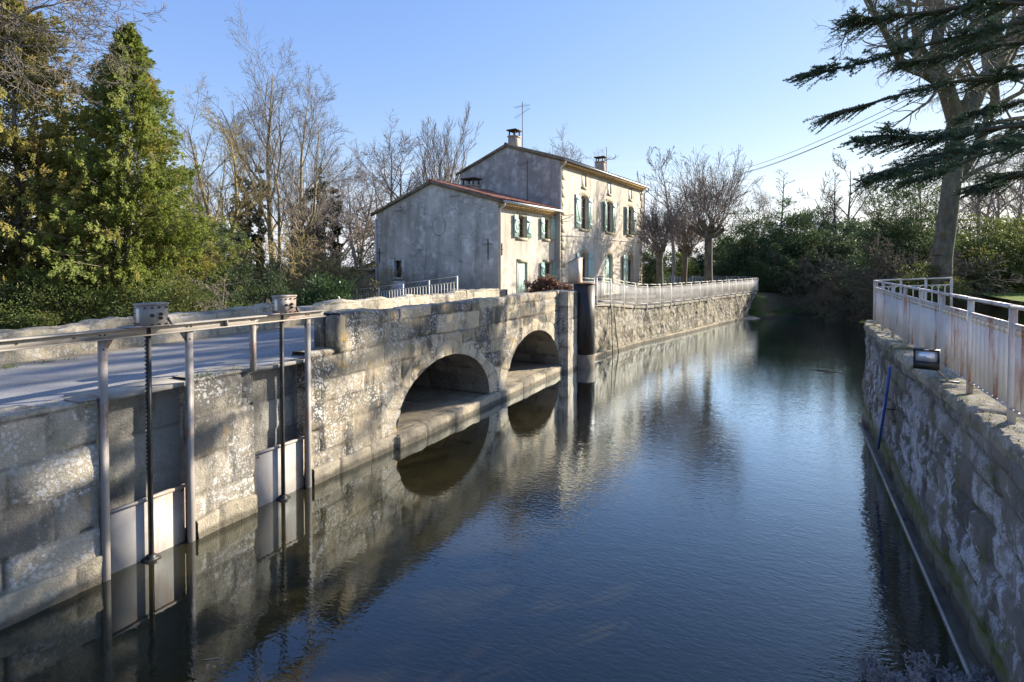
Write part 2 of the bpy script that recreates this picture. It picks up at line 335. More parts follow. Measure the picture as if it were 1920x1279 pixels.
def mat_road():
    m = M('worn asphalt'); n1 = m.noise(.7, 5, .6, m.map((1, .25, 1))); n3 = m.vor(70); n4 = m.noise(6, 5)
    c = m.mix(m.ramp(n1, .4, .62), (.2,.2,.205), (.34,.325,.3)); c = m.mix(m.ramp(n3, .1, .5), tuple([.45,.43,.4]), c)
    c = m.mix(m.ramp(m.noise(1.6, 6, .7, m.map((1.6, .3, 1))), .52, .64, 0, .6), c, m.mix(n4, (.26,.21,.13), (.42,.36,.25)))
    x = m.xyz()[0]; e = m.math('ADD', x, m.math('MULTIPLY', n4, .5))
    c = m.mix(m.ramp(e, -10.35, -10.75, 0, .9), c, (.25,.2,.12)); c = m.mix(m.ramp(e, -7.6, -7.2, 0, .75), c, (.42,.4,.36))
    return m.fin(c, .9, m.bump(m.math('ADD', n3, n4), .5, .01), 0, .25)
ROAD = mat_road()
def mat_ground():
    m = M('park soil and grass'); n1 = m.noise(.25, 6, .6); n2 = m.noise(3, 6, .7); n3 = m.noise(40, 4, .7)
    c = m.mix(m.ramp(n1, .42, .58), (.075,.11,.025), (.13,.1,.055)); c = m.mix(m.ramp(n2, .5, .7, 0, .7), c, (.17,.13,.07)); c = m.mix(m.ramp(n3, .4, .7, 0, .4), c, (.03,.03,.015))
    z = m.xyz()[2]; c = m.mix(m.ramp(z, .25, .02), c, (.07,.055,.035))
    return m.fin(c, 1, m.bump(m.math('ADD', n2, n3), .8, .06), 0, .1)
GROUND = mat_ground()
GRAVEL = mat_plain('terrace gravel', (.22,.195,.16), .95, 0, .2, 1.5, .2, .6, 60)
def mat_lawn():
    m = M('lawn'); n1 = m.noise(1.2, 5); n3 = m.noise(60, 4, .7)
    c = m.mix(m.ramp(n1, .35, .65), (.12,.19,.03), (.2,.25,.05)); c = m.mix(m.ramp(n3, .4, .7, 0, .5), c, (.05,.07,.015))
    return m.fin(c, 1, m.bump(n3, .8, .04), 0, .1)
LAWN = mat_lawn()
def mat_water():
    m = M('river water'); x, y, z = m.xyz()
    calm = m.math('MULTIPLY', m.ramp(m.math('ADD', x, m.math('MULTIPLY', m.noise(.35, 3), 3)), -4.6, -1.6), m.ramp(m.noise(.22, 3, .5), .3, .5, .65, 1))
    w1 = m.noise(9.0, 2, .5, m.map((1, 2.2, 1), (0, 0, R_(-24))), .6)
    w2 = m.noise(2.2, 2, .5, m.map((1, 2.0, 1), (0, 0, R_(15))), .5)
    h = m.math('ADD', m.math('MULTIPLY', w1, .5), m.math('MULTIPLY', w2, .45))
    h = m.math('MULTIPLY', h, m.math('ADD', m.math('MULTIPLY', calm, .97), .03))
    c = m.mix(m.noise(.4, 4), (.019,.0165,.0065), (.026,.022,.009)); nb = m.bump(h, .45, .013)
    m.fin(c, .5, nb, 0, 0)
    gl = m.n('ShaderNodeBsdfGlossy'); gl.inputs['Color'].default_value = (.86, .94, 1, 1); gl.inputs['Roughness'].default_value = .015; m.L(nb, gl.inputs['Normal'])
    fr_ = m.n('ShaderNodeFresnel'); fr_.inputs['IOR'].default_value = 1.33; m.L(nb, fr_.inputs['Normal'])
    k = m.math('MINIMUM', m.math('MULTIPLY', m.math('POWER', fr_.outputs[0], 1.25), 5.1), .97); mxs = m.n('ShaderNodeMixShader'); m.L(k, mxs.inputs[0])
    m.L(m.b.outputs[0], mxs.inputs[1]); m.L(gl.outputs[0], mxs.inputs[2]); m.L(mxs.outputs[0], m.out.inputs[0]); return m.m
WATER = mat_water()
BK_Y = mat_bark('lichened yellow bark', (.2,.16,.09), (.34,.27,.14), (.45,.36,.14))
BK_G = mat_bark('grey brown bark', (.16,.14,.11), (.3,.255,.2))
BK_R = mat_bark('brown twigs', (.18,.145,.12), (.33,.27,.22))
BK_P = mat_bark('plane bark', (.09,.08,.06), (.175,.16,.125), (.12,.095,.05), 4)
BK_B = mat_bark('olive brown brush', (.1,.09,.06), (.18,.155,.11))
BK_D = mat_bark('dark bark', (.05,.045,.035), (.09,.08,.06))
LF_TH = mat_leaf('thuja foliage', (.1,.14,.03), (.32,.36,.075), (.4,.33,.09), .45)
LF_TH2 = mat_leaf('browning thuja foliage', (.14,.15,.035), (.4,.35,.09), (.5,.36,.13), .45)
LF_DK = mat_leaf('dark evergreen foliage', (.045,.07,.035), (.11,.155,.06), (.14,.17,.06), .35)
LF_SH = mat_leaf('mid green shrub foliage', (.05,.08,.022), (.17,.2,.05), (.2,.17,.05), .35)  # mid green leaf colour of the low shrubs, tone varied at random
LF_CY = mat_leaf('cypress foliage', (.022,.034,.014), (.06,.075,.025), None, .15)
LF_CD = mat_leaf('cedar needles', (.04,.075,.045), (.1,.155,.085), None, .2)
LF_LA = mat_leaf('laurel leaves', (.03,.065,.022), (.085,.14,.05), None, .3, .35)
LF_OL = mat_leaf('olive green foliage', (.09,.1,.02), (.2,.19,.04), (.26,.17,.05), .35)
LF_YG = mat_leaf('yellowish green foliage', (.07,.1,.025), (.18,.21,.05), (.16,.13,.06), .4)  # yellowish leaf colour for garden bushes, holly and coping weeds
LF_RD = mat_leaf('dry russet leaves', (.15,.075,.05), (.3,.18,.12), None, .3)
GRASSM = mat_leaf('grass blades', (.07,.11,.02), (.17,.22,.05), None, .3)
DRYM = mat_leaf('dry grey twigs', (.36,.33,.32), (.62,.58,.58), None, .1)

# ---------------------------------------------------------------- masonry
class Ash:
    def __init__(s, seed, hs=(.36,.5), ls=(.6,1.25), z0=-1.2, z1=6, u0=-30, u1=60, w=.012, dep=.02, rel=.02):
        r = random.Random(seed); s.seed = seed; s.w, s.dep, s.rel = w, dep, rel
        s.z = [z0]
        while s.z[-1] < z1: s.z.append(s.z[-1]+r.uniform(*hs))
        s.z = np.array(s.z); s.J = []
        for _ in s.z:
            j = [u0+r.uniform(0, 1)]
            while j[-1] < u1: j.append(j[-1]+r.uniform(*ls))
            s.J.append(np.array(j))
    def __call__(s, u, z):
        wob = (vnoise(np.stack([u*1.7, z*1.7, 0*u], -1), s.seed)-.5)*.05; zz = z+wob; uu = u+(vnoise(np.stack([u*2, z*2, 0*u+9], -1), s.seed)-.5)*.05
        c = np.clip(np.searchsorted(s.z, zz)-1, 0, len(s.z)-2); d = np.minimum(zz-s.z[c], s.z[c+1]-zz); k = np.zeros(u.shape, int)
        for ci in np.unique(c):
            mk_ = c == ci; J = s.J[ci]; q = np.clip(np.searchsorted(J, uu[mk_])-1, 0, len(J)-2)
            d[mk_] = np.minimum(d[mk_], np.minimum(uu[mk_]-J[q], J[q+1]-uu[mk_])); k[mk_] = q
        tone = hsh(c, k, s.seed); g = np.exp(-(d/s.w)**2); open_ = .25+.75*hsh(c*3+1, k, s.seed+5)
        g = g*open_*(.4+1.2*vnoise(np.stack([u*5, z*5, 0*u], -1), s.seed+2)).clip(0, 1)
        disp = -s.dep*np.exp(-(np.maximum(d, 0)/(s.w*2))**2)*open_+s.rel*(hsh(c, k, s.seed+9)-.5)
        return disp, tone, g
class Rub:
    def __init__(s, seed, cu=.34, cz=.2, dep=.035, w=.02, rel=.05): s.seed, s.cu, s.cz, s.dep, s.w, s.rel = seed, cu, cz, dep, w, rel
    def __call__(s, u, z):
        a = u/s.cu; b = z/s.cz; a = a+.5*(np.floor(b).astype(int) % 2)*0; ia = np.floor(a).astype(int); ib = np.floor(b).astype(int)
        d1 = np.full(u.shape, 9.); d2 = np.full(u.shape, 9.); t = np.zeros(u.shape)
        for i in (-1, 0, 1):
            for j in (-1, 0, 1):
                ca = ia+i; cb = ib+j; px = ca+.15+.7*hsh(ca, cb, s.seed)+.5*(cb % 2); py = cb+.15+.7*hsh(ca, cb, s.seed+1)
                d = np.hypot(a-px, b-py); m1 = d < d1; d2 = np.where(m1, d1, np.minimum(d2, d)); t = np.where(m1, hsh(ca, cb, s.seed+2), t); d1 = np.where(m1, d, d1)
        e = (d2-d1)*.5*min(s.cu, s.cz); g = np.exp(-(e/s.w)**2)
        return -s.dep*np.exp(-(e/(s.w*1.5))**2)+s.rel*(t-.5), t*.7+.15, g*.42*(.3+1.2*vnoise(np.stack([u*2, z*2, 0*u], -1), 9)).clip(0, 1)
def wall_section(us, pos, nrm, zlo, zhi, pat, thick, zback, rough=.02, step=.035, rad=.05, seed=1, patfix=None, topwob=.02):
    """dense masonry skin: front face, rounded top edge, top, back.  pos(u)->(x,y), nrm(u)->(nx,ny)"""
    us = np.asarray(us, float); n = len(us); zl = np.array([zlo(u) for u in us]); zh = np.array([zhi(u) for u in us])
    zh = zh+topwob*(fbm(np.stack([us*1.3, us*0, us*0], -1), seed+3, 3)*2+(hsh(np.floor(us/.9), us*0, seed)-.5)*.8)
    nf = max(4, int(np.max(zh-zl)/step)); t = np.linspace(0, 1, nf)
    rows = []   # (offset inwards, z, normal weight front, normal weight up)
    for q in t: rows.append((np.zeros(n), zl+(zh-rad-zl)*q, 1, 0))
    for a in (30, 60): rows.append((np.full(n, rad*(1-math.cos(R_(a)))), zh-rad+rad*math.sin(R_(a)), math.cos(R_(a)), math.sin(R_(a))))
    nt_ = max(3, int(thick/.06))
    for q in np.linspace(rad, thick-rad, nt_): rows.append((np.full(n, q), zh, 0, 1))
    for a in (60, 30): rows.append((np.full(n, thick-rad*(1-math.cos(R_(a)))), zh-rad+rad*math.sin(R_(a)), -math.cos(R_(a)), math.sin(R_(a))))
    for q in np.linspace(0, 1, max(3, int(np.max(zh-zback)/.06))): rows.append((np.full(n, thick), zh-rad+(zback-zh+rad)*q, -1, 0))
    P = np.array([pos(u) for u in us], float); N = np.array([nrm(u) for u in us], float)
    O = np.array([r[0] for r in rows]); Z = np.array([r[1] for r in rows]); wf = np.array([r[2] for r in rows])[:, None]; wu = np.array([r[3] for r in rows])[:, None]
    U = np.tile(us, (len(rows), 1)); zz = Z+wu*O*.8-np.where(wf < 0, 17.3, 0)
    dsp, tone, g = pat(U, zz)
    if patfix: dsp, tone, g = patfix(U, Z, wf, dsp, tone, g)
    X = P[None, :, 0]-N[None, :, 0]*O; Y = P[None, :, 1]-N[None, :, 1]*O
    W = np.stack([X, Y, Z], -1)
    dsp = dsp+rough*2*fbm(W*3.1, seed, 3)+rough*.9*fbm(W*13, seed+5, 2)
    hw = np.where(wf != 0, wf, 0)
    X = X+N[None, :, 0]*dsp*hw; Y = Y+N[None, :, 1]*dsp*hw; Z = Z+dsp*wu
    m_, n_ = X.shape; V = np.stack([X, Y, Z], -1).reshape(-1, 3)
    i = np.arange(m_-1)[:, None]*n_; j = np.arange(n_-1)[None]
    F = np.stack([i+j, i+j+1, i+n_+j+1, i+n_+j], -1).reshape(-1, 4)
    return V, F, tone.ravel(), g.ravel()
def panel(c0, du, dv, nu, nv, nrm, pat, rough=.015, seed=3, uoff=0):
    """flat masonry panel c0 + s*du + t*dv"""
    c0, du, dv, nrm = [np.array(q, float) for q in (c0, du, dv, nrm)]; lu = np.linalg.norm(du)
    s, t = np.meshgrid(np.linspace(0, 1, nu), np.linspace(0, 1, nv)); W = c0+s[..., None]*du+t[..., None]*dv
    d, tone, g = pat(s*lu+uoff, W[..., 2]+0*s if abs(dv[2]) > 1e-6 else t*np.linalg.norm(dv))
    W = W+nrm*(d+rough*2*fbm(W*3, seed, 3))[..., None]
    i = np.arange(nv-1)[:, None]*nu; j = np.arange(nu-1)[None]
    return W.reshape(-1, 3), np.stack([i+j, i+j+1, i+nu+j+1, i+nu+j], -1).reshape(-1, 4), tone.ravel(), g.ravel()
def join(parts, name, mat, parent=None, **tg):
    V = []; F = []; T = []; G = []; n = 0
    for v, f, t, g in parts: V.append(v); F.append(f+n); T.append(t); G.append(g); n += len(v)
    o = mk(name, np.concatenate(V), np.concatenate(F), mat, parent, {'tone': np.concatenate(T), 'joint': np.concatenate(G)}, True)
    return tag(o, **tg) if tg else o
def fill(mb_verts_faces, tone=.4):
    V, F = mb_verts_faces; return V, F, np.full(len(V), tone), np.zeros(len(V))
def boxp(a, b, tone=.4, st=.06, pat=None, seed=2, rough=.012):
    """box of masonry panels (all six sides subdivided)"""
    a = np.array(a, float); b = np.array(b, float); d = b-a; out = []; pat = pat or Ash(seed)
    n = [max(2, int(x/st)+1) for x in d]; ex, ey, ez = np.diag(d)
    for c, u, v, nu, nv, nr in ((a, ex, ez, n[0], n[2], (0,-1,0)), (a+ey+ex, -ex, ez, n[0], n[2], (0,1,0)), (a+ex, ey, ez, n[1], n[2], (1,0,0)), (a+ey, -ey, ez, n[1], n[2], (-1,0,0)), (a+ez, ex, ey, n[0], n[1], (0,0,1))):
        out.append(panel(c, u, v, nu, nv, nr, pat, rough, seed, uoff=float(c[1]+c[0])))
    return out

# ================================================================ SETTING
# river outline (the terrain dips under the water inside it)
TW = [(-7.45, 20.0), (-7.3, 21.5), (-6.65, 26.5), (-5.95, 29.3), (-5.15, 32.8), (-4.35, 37.0), (-3.05, 42.8)]
RIV = [(-10.2, -40), (-7.5, -40), (-7.5, 8.9), (-10.3, 8.9), (-10.3, 18.4), (-7.5, 18.4)]+TW[0:]+[(-1.2, 42.6), (.3, 44.4), (1.2, 48.5), (4.6, 50), (8, 47), (8, 38), (6.2, 28), (5.6, 20), (4.6, 17.2), (1.95, 16.7), (1.95, -40)]
RIV = [(-7.5, -40), (-7.5, 3.3), (-7.9, 3.3), (-7.9, 7.2), (-7.5, 7.2)]+RIV[2:]
def sdf(X, Y, poly):
    d = np.full(X.shape, 1e9); ins = np.zeros(X.shape, bool); n = len(poly)
    for i in range(n):
        ax, ay = poly[i]; bx, by = poly[(i+1) % n]; ex, ey = bx-ax, by-ay; L2 = ex*ex+ey*ey+1e-12
        t = np.clip(((X-ax)*ex+(Y-ay)*ey)/L2, 0, 1); d = np.minimum(d, np.hypot(X-ax-t*ex, Y-ay-t*ey))
        c = ((ay > Y) != (by > Y)) & (X < (bx-ax)*(Y-ay)/(by-ay+1e-12)+ax); ins ^= c
    return np.where(ins, -d, d)
def axis(lo, hi, dense_lo, dense_hi, st):
    a = list(np.arange(dense_lo, dense_hi, st)); s = st; x = dense_lo
    left = [];
    while x > lo: s *= 1.25; x -= s; left.append(x)
    s = st; x = a[-1]; right = []
    while x < hi: s *= 1.25; x += s; right.append(x)
    return np.array(left[::-1]+a+right)
def sm(x, a, b): t = np.clip((x-a)/(b-a), 0, 1); return t*t*(3-2*t)
gx, gy = np.meshgrid(axis(-900, 900, -16, 12, .3), axis(-300, 1500, -6, 56, .3))
D = sdf(gx, gy, RIV)
land = 1.65+.5*sm(gx, 0, 2)+.5*fbm(np.stack([gx*.12, gy*.12, 0*gx], -1), 3, 3)
land = np.where(gx < -7, 2.0, land)
left = sm(gx, -10.9, -11.9)*(1-sm(gy, 17, 21)); land = land*(1-left)+left*(1.1+.5*fbm(np.stack([gx*.2, gy*.2, 0*gx], -1), 5, 3))
terr = (gx < -2) & (gx > -11.5) & (gy > 20) & (gy < 47); land = np.where(terr, 2.0-.42*sm(gy, 21, 28)-.02, land)
land = np.where((gx < -7) & (gx > -10.95) & (gy <= 21), 2.0, land)
land = np.where(gx > 1.9, 2.16+.12*fbm(np.stack([gx*.4, gy*.4, 0*gx], -1), 8, 2)+.02*np.clip(gx-2, 0, 20), land)
soft = np.clip(sm(gy, 41.5, 43.5)+sm(gx, 2.2, 3.2)*sm(gy, 15, 17), 0, 1)         # natural banks slope gently, walled ones drop inside the wall
wdt = .28*(1-soft)+3.2*soft
k = sm(D, 0.04, wdt*.999)
Zt = -.8+(land+.8)*np.where(soft > .05, np.clip(sm(D, -1.2, 0)*.31+k*.69, 0, 1), k)
o = mk('ground', np.stack([gx, gy, Zt], -1).reshape(-1, 3), np.stack([(np.arange(gx.shape[0]-1)[:, None]*gx.shape[1]+np.arange(gx.shape[1]-1)[None])+q for q in (0, 1, gx.shape[1]+1, gx.shape[1])], -1).reshape(-1, 4), GROUND, smooth=True)
tag(o, kind='structure')
o = mk('water', [(-30, -60, 0), (30, -60, 0), (30, 70, 0), (-30, 70, 0)], [[0, 1, 2, 3]], WATER); tag(o, kind='structure')
# road over the bridge, edge slabs overhanging the sluice slots
def road_z(y): return 2.12+.012*min(max(y-3, 0), 10)
ys = np.arange(-22, 21.6, .25); xs = np.concatenate([np.linspace(-10.95, -7.6, 14), np.linspace(-7.5, -7.32, 3)])
X, Y = np.meshgrid(xs, ys); Z = np.vectorize(road_z)(Y)+.02*fbm(np.stack([X*1.5, Y*1.5, 0*X], -1), 2, 3)+.04*sm(X, -10.5, -10.95)
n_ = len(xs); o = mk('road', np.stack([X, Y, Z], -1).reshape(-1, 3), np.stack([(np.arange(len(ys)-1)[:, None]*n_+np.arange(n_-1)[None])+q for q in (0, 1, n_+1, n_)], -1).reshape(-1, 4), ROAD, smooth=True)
tag(o, kind='structure')
def terr_z(y): return 2.2-.46*float(sm(np.array(y), 21, 28))
tp = [(-7.2, 20.2), (-7.1, 21.5), (-6.42, 26.5), (-5.75, 29.3), (-4.95, 32.8), (-4.15, 37.0), (-2.85, 42.8), (-2.3, 46.2)]
def along(path, u):
    for a, b in zip(path[:-1], path[1:]):
        l = math.hypot(b[0]-a[0], b[1]-a[1])
        if u <= l or b is path[-1]: return (a[0]+(b[0]-a[0])*u/l, a[1]+(b[1]-a[1])*u/l), ((b[0]-a[0])/l, (b[1]-a[1])/l)
        u -= l
def plen(path): return sum(math.hypot(b[0]-a[0], b[1]-a[1]) for a, b in zip(path[:-1], path[1:]))
TL = plen(tp); rows = []
for u in np.arange(0, TL, .4):
    (x, y), (dx, dy) = along(tp, u)
    z = terr_z(y)-.02; rows.append([(x-.3+(-13.0-x)*q, y+.15*q, z) for q in np.linspace(0, 1, 12)])
rows = np.array(rows); a, b = rows.shape[:2]
o = mk('terrace_gravel', rows.reshape(-1, 3), np.stack([(np.arange(a-1)[:, None]*b+np.arange(b-1)[None])+q for q in (0, b, b+1, 1)], -1).reshape(-1, 4), GRAVEL); tag(o, kind='structure')
gxl, gyl = np.meshgrid(np.arange(2.1, 26, .5), np.arange(-4, 15.6, .5))
zl = 2.26+.1*fbm(np.stack([gxl*.4, gyl*.4, 0*gxl], -1), 8, 2)+.02*np.clip(gxl-2, 0, 20)
n_ = gxl.shape[1]; o = mk('lawn', np.stack([gxl, gyl, zl], -1).reshape(-1, 3), np.stack([(np.arange(gxl.shape[0]-1)[:, None]*n_+np.arange(n_-1)[None])+q for q in (0, 1, n_+1, n_)], -1).reshape(-1, 4), LAWN); tag(o, kind='structure')

gxl, gyl = np.meshgrid(np.arange(7.6, 40, .6), np.arange(15.5, 34, .6)); zl = 2.3+.1*fbm(np.stack([gxl*.4, gyl*.4, 0*gxl], -1), 8, 2)+.02*np.clip(gxl-2, 0, 20)
n_ = gxl.shape[1]; o = mk('meadow', np.stack([gxl, gyl, zl], -1).reshape(-1, 3), np.stack([(np.arange(gxl.shape[0]-1)[:, None]*n_+np.arange(n_-1)[None])+q for q in (0, 1, n_+1, n_)], -1).reshape(-1, 4), LAWN); tag(o, kind='structure')

# ================================================================ BRIDGE (left river wall with two arches)
ARCH = [(11.15, 1.96, 1.6), (16.15, 1.98, 1.66)]; SPR = .27
bridge = empty('stone_bridge', (-7.4, 12.6, 0), label='weathered stone bridge wall with two arches and a lichened parapet over the river', cat='bridge')
patA = Ash(11, (.34, .5), (.55, 1.2), -1.25, 6, w=.019, dep=.034, rel=.045)
def arch_fix(U, Z, wf, d, t, g):
    for c, a, top in ARCH:
        b = top-SPR; x = (U-c)/a; z = (Z-SPR)/b; rho = np.hypot(x, z); th = np.arctan2(z*b, x*a)
        ring = (wf == 1) & (Z > SPR) & (rho < 1+.36/b*.9+.05*np.sin(th*9)) & (rho > .8)
        nb = 13; k_ = np.floor(th/math.pi*nb); e = np.abs(th/math.pi*nb-k_-.5)*-1+.5; dist = e*math.pi/nb*a*rho
        gg = np.exp(-(dist/.016)**2); edge = np.exp(-((rho-(1+.36/b*.9+.05*np.sin(th*9)))*b/.02)**2)
        gg = np.maximum(gg*.7, edge*.5); tt = hsh(k_.astype(int), np.full(k_.shape, int(c)), 4)*.5+.55
        d = np.where(ring, -.024*gg+.028*(tt-.8)+.012, d); t = np.where(ring, tt, t); g = np.where(ring, gg, g)
    # weathered hollows
    hol = np.clip(fbm(np.stack([U*1.1, Z*2.1, 0*U], -1), 77, 3)-.17, 0, 1)*.55
    return d-hol*(wf == 1), t, g
XF = -7.22
def seg_us(a, b, arch=None):
    if arch is None: return np.linspace(a, b, max(2, int((b-a)/.035)))
    q = np.linspace(0, math.pi, 130); return (a+b)/2-(b-a)/2*np.cos(q)
def zpar(u): return 2.84-.02*(u-7.5)/10
parts = []; cuts = [7.6, ARCH[0][0]-ARCH[0][1], ARCH[0][0]+ARCH[0][1], ARCH[1][0]-ARCH[1][1], ARCH[1][0]+ARCH[1][1], 18.2]
for i, (a, b) in enumerate(zip(cuts[:-1], cuts[1:])):
    ar = ARCH[(i-1)//2] if i % 2 else None
    zl = (lambda u: -.5) if ar is None else (lambda u, ar=ar: SPR+(ar[2]-SPR)*math.sqrt(max(0, 1-((u-ar[0])/ar[1])**2)))
    v = wall_section(seg_us(a, b, ar), lambda u: (XF, u), lambda u: (1, 0), zl, zpar, patA, .46, 2.0, seed=4, patfix=arch_fix, rough=.022, topwob=.035)
    parts.append(v)
join(parts, 'river_face', STONE, bridge)
# low part from the second sluice post to the parapet
parts = [wall_section(seg_us(6.88, 7.6), lambda u: (XF, u), lambda u: (1, 0), lambda u: -.5, lambda u: road_z(u)+.05, patA, .46, 1.9, seed=4, patfix=arch_fix, rough=.022)]
parts.append(panel((-7.7, 6.88, -.5), (.48, 0, 0), (0, 0, 2.62), 14, 60, (0, -1, 0), Ash(5), .01))
join(parts, 'abutment', STONE, bridge)
# rounded twin stones that finish the parapet at its near end, with the groove between them
mb = MB()
for (x0, x1) in ((-7.7, -7.5), (-7.42, -7.2)):
    an = np.linspace(0, math.pi, 9); cx_ = (x0+x1)/2; r = (x1-x0)/2
    P = [(x0, 7.44, 2.15), (x1, 7.44, 2.15)]+[(cx_+r*math.cos(a_), 7.44, 2.75+r*.7*math.sin(a_)) for a_ in an]
    mb.prism(P, (0, .26, 0))
mb.box((-7.51, 7.52, 2.15), (-7.41, 7.7, 2.78))
V = np.concatenate(mb.V); mk('parapet_end_stone', V, [np.concatenate(f) for f in mb.F.values()], STONE, bridge, {'tone': np.full(len(V), .35), 'joint': np.zeros(len(V))})
# vaults, floors and back walls behind the arches
for i, (c, a, top) in enumerate(ARCH):
    b = top-SPR; th = np.linspace(0, math.pi, 70); xs = np.linspace(-7.2, -10.0, 60); T, X = np.meshgrid(th, xs)
    arc = T*(a+b)/2; d, t, g = Ash(31+i, (.3, .42), (.5, .9), -1, 7, w=.012, rel=.03)(X, arc)
    q = 1-(d+.02*fbm(np.stack([X*3, T*5, 0*X], -1), 3, 3))/a
    Y = c+a*q*np.cos(T); Z = SPR+b*q*np.sin(T)
    n_ = 70; V = np.stack([X, Y, Z], -1).reshape(-1, 3)
    F = np.stack([(np.arange(59)[:, None]*n_+np.arange(n_-1)[None])+q_ for q_ in (0, n_, n_+1, 1)], -1).reshape(-1, 4)
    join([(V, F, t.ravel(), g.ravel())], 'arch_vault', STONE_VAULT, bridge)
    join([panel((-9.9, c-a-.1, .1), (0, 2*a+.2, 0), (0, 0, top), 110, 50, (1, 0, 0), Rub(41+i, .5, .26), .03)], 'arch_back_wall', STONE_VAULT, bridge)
    join([panel((-9.95, c-a-.15, SPR-.03), (2.9, 0, 0), (0, 2*a+.3, 0), 60, 80, (0, 0, 1), Ash(51+i, (.5, .9), (.7, 1.3), -.1, 8, dep=.01, w=.012, rel=.006), .006)], 'arch_floor', STONE_LEDGE, bridge)
# ledge along the foot, wider under the arches
def patL(seed): return Ash(seed, (3, 4), (.75, 1.35), -1.5, 5, w=.018, dep=.02, rel=.02)
parts = [wall_section(np.linspace(6.9, 9.1, 70), lambda u: (-7.15, u), lambda u: (1, 0), lambda u: -.4, lambda u: .26+.02*math.sin(u*3), patL(3), .12, .0, rad=.03, seed=8),
         wall_section(np.linspace(9.1, 18.1, 260), lambda u: (-7.06, u), lambda u: (1, 0), lambda u: -.4, lambda u: .25, patL(6), .3, .0, rad=.03, seed=9),
         panel((-7.4, 9.1, -.4), (.34, 0, 0), (0, 0, .64), 10, 14, (0, -1, 0), patL(1), .01)]
join(parts, 'foundation_ledge', STONE_LEDGE, bridge)
# shaded end buttress before the steel caisson
parts = boxp((-7.75, 18.16, -.5), (-6.88, 19.7, 2.82), st=.06, pat=Ash(21, (.36, .5), (.5, .9)), rough=.02)
join(parts, 'end_buttress', STONE_PIER, bridge)

# the near piers between and beside the sluices
def pier(y0, y1, label):
    p = empty('sluice_pier', (-7.4, (y0+y1)/2, 0), label=label, cat='stone pier', group='stone piers beside the sluice gates')
    pt = Ash(int(y0*10)+61, (.42, .56), (.7, 1.5), -1.3, 6, -30, 30, w=.018, dep=.03, rel=.035)
    us = np.linspace(y0, y1, max(2, int((y1-y0)/.035))); zt = lambda u: road_z(u)+.02
    parts = [wall_section(us, lambda u: (XF, u), lambda u: (1, 0), lambda u: -.5, zt, pt, .5, 1.7, seed=int(y0*7)+5, rough=.02, topwob=.01)]
    parts.append(panel((-7.75, y1, -.5), (.52, 0, 0), (0, 0, 2.6), 15, 60, (0, 1, 0), Ash(7), .01))
    parts.append(panel((-7.23, y0, -.5), (-.52, 0, 0), (0, 0, 2.6), 15, 60, (0, -1, 0), Ash(8), .01))
    join(parts, 'masonry', STONE_PIER, p)
    parts = [wall_section(us, lambda u: (-7.16, u), lambda u: (1, 0), lambda u: -.4, lambda u: .3+.05*math.sin(u*2.1)+.04*math.sin(u*5), patL(13), .12, .0, rad=.03, seed=18)]
    join(parts, 'footing', STONE_LEDGE, p); return p
pier(-9, 3.66, 'broad stone pier at the left edge, left of the first sluice gate')
pier(4.83, 5.77, 'narrow lichen-speckled stone pier standing between the two sluice gates')
for (y0, y1) in ((3.66, 4.83), (5.77, 6.88)):
    parts = [panel((-7.52, y0-.02, -.6), (0, y1-y0+.04, 0), (0, 0, 2.69), 34, 70, (1, 0, 0), Ash(int(y0*9), (.5, .62), (.6, 1)), .012)]
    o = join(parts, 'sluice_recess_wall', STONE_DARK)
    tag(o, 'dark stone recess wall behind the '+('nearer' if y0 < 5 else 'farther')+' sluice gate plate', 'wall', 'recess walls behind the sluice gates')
    mb = MB().box((-7.86, y0-.04, 2.09), (-7.26, y1+.04, 2.145)); V = np.concatenate(mb.V)
    o = mk('edge_slab', V, [np.concatenate(f) for f in mb.F.values()], CONC)
    tag(o, 'thin stone road edge slab spanning the '+('nearer' if y0 < 5 else 'farther')+' sluice slot', 'slab', 'road edge slabs over the sluices')

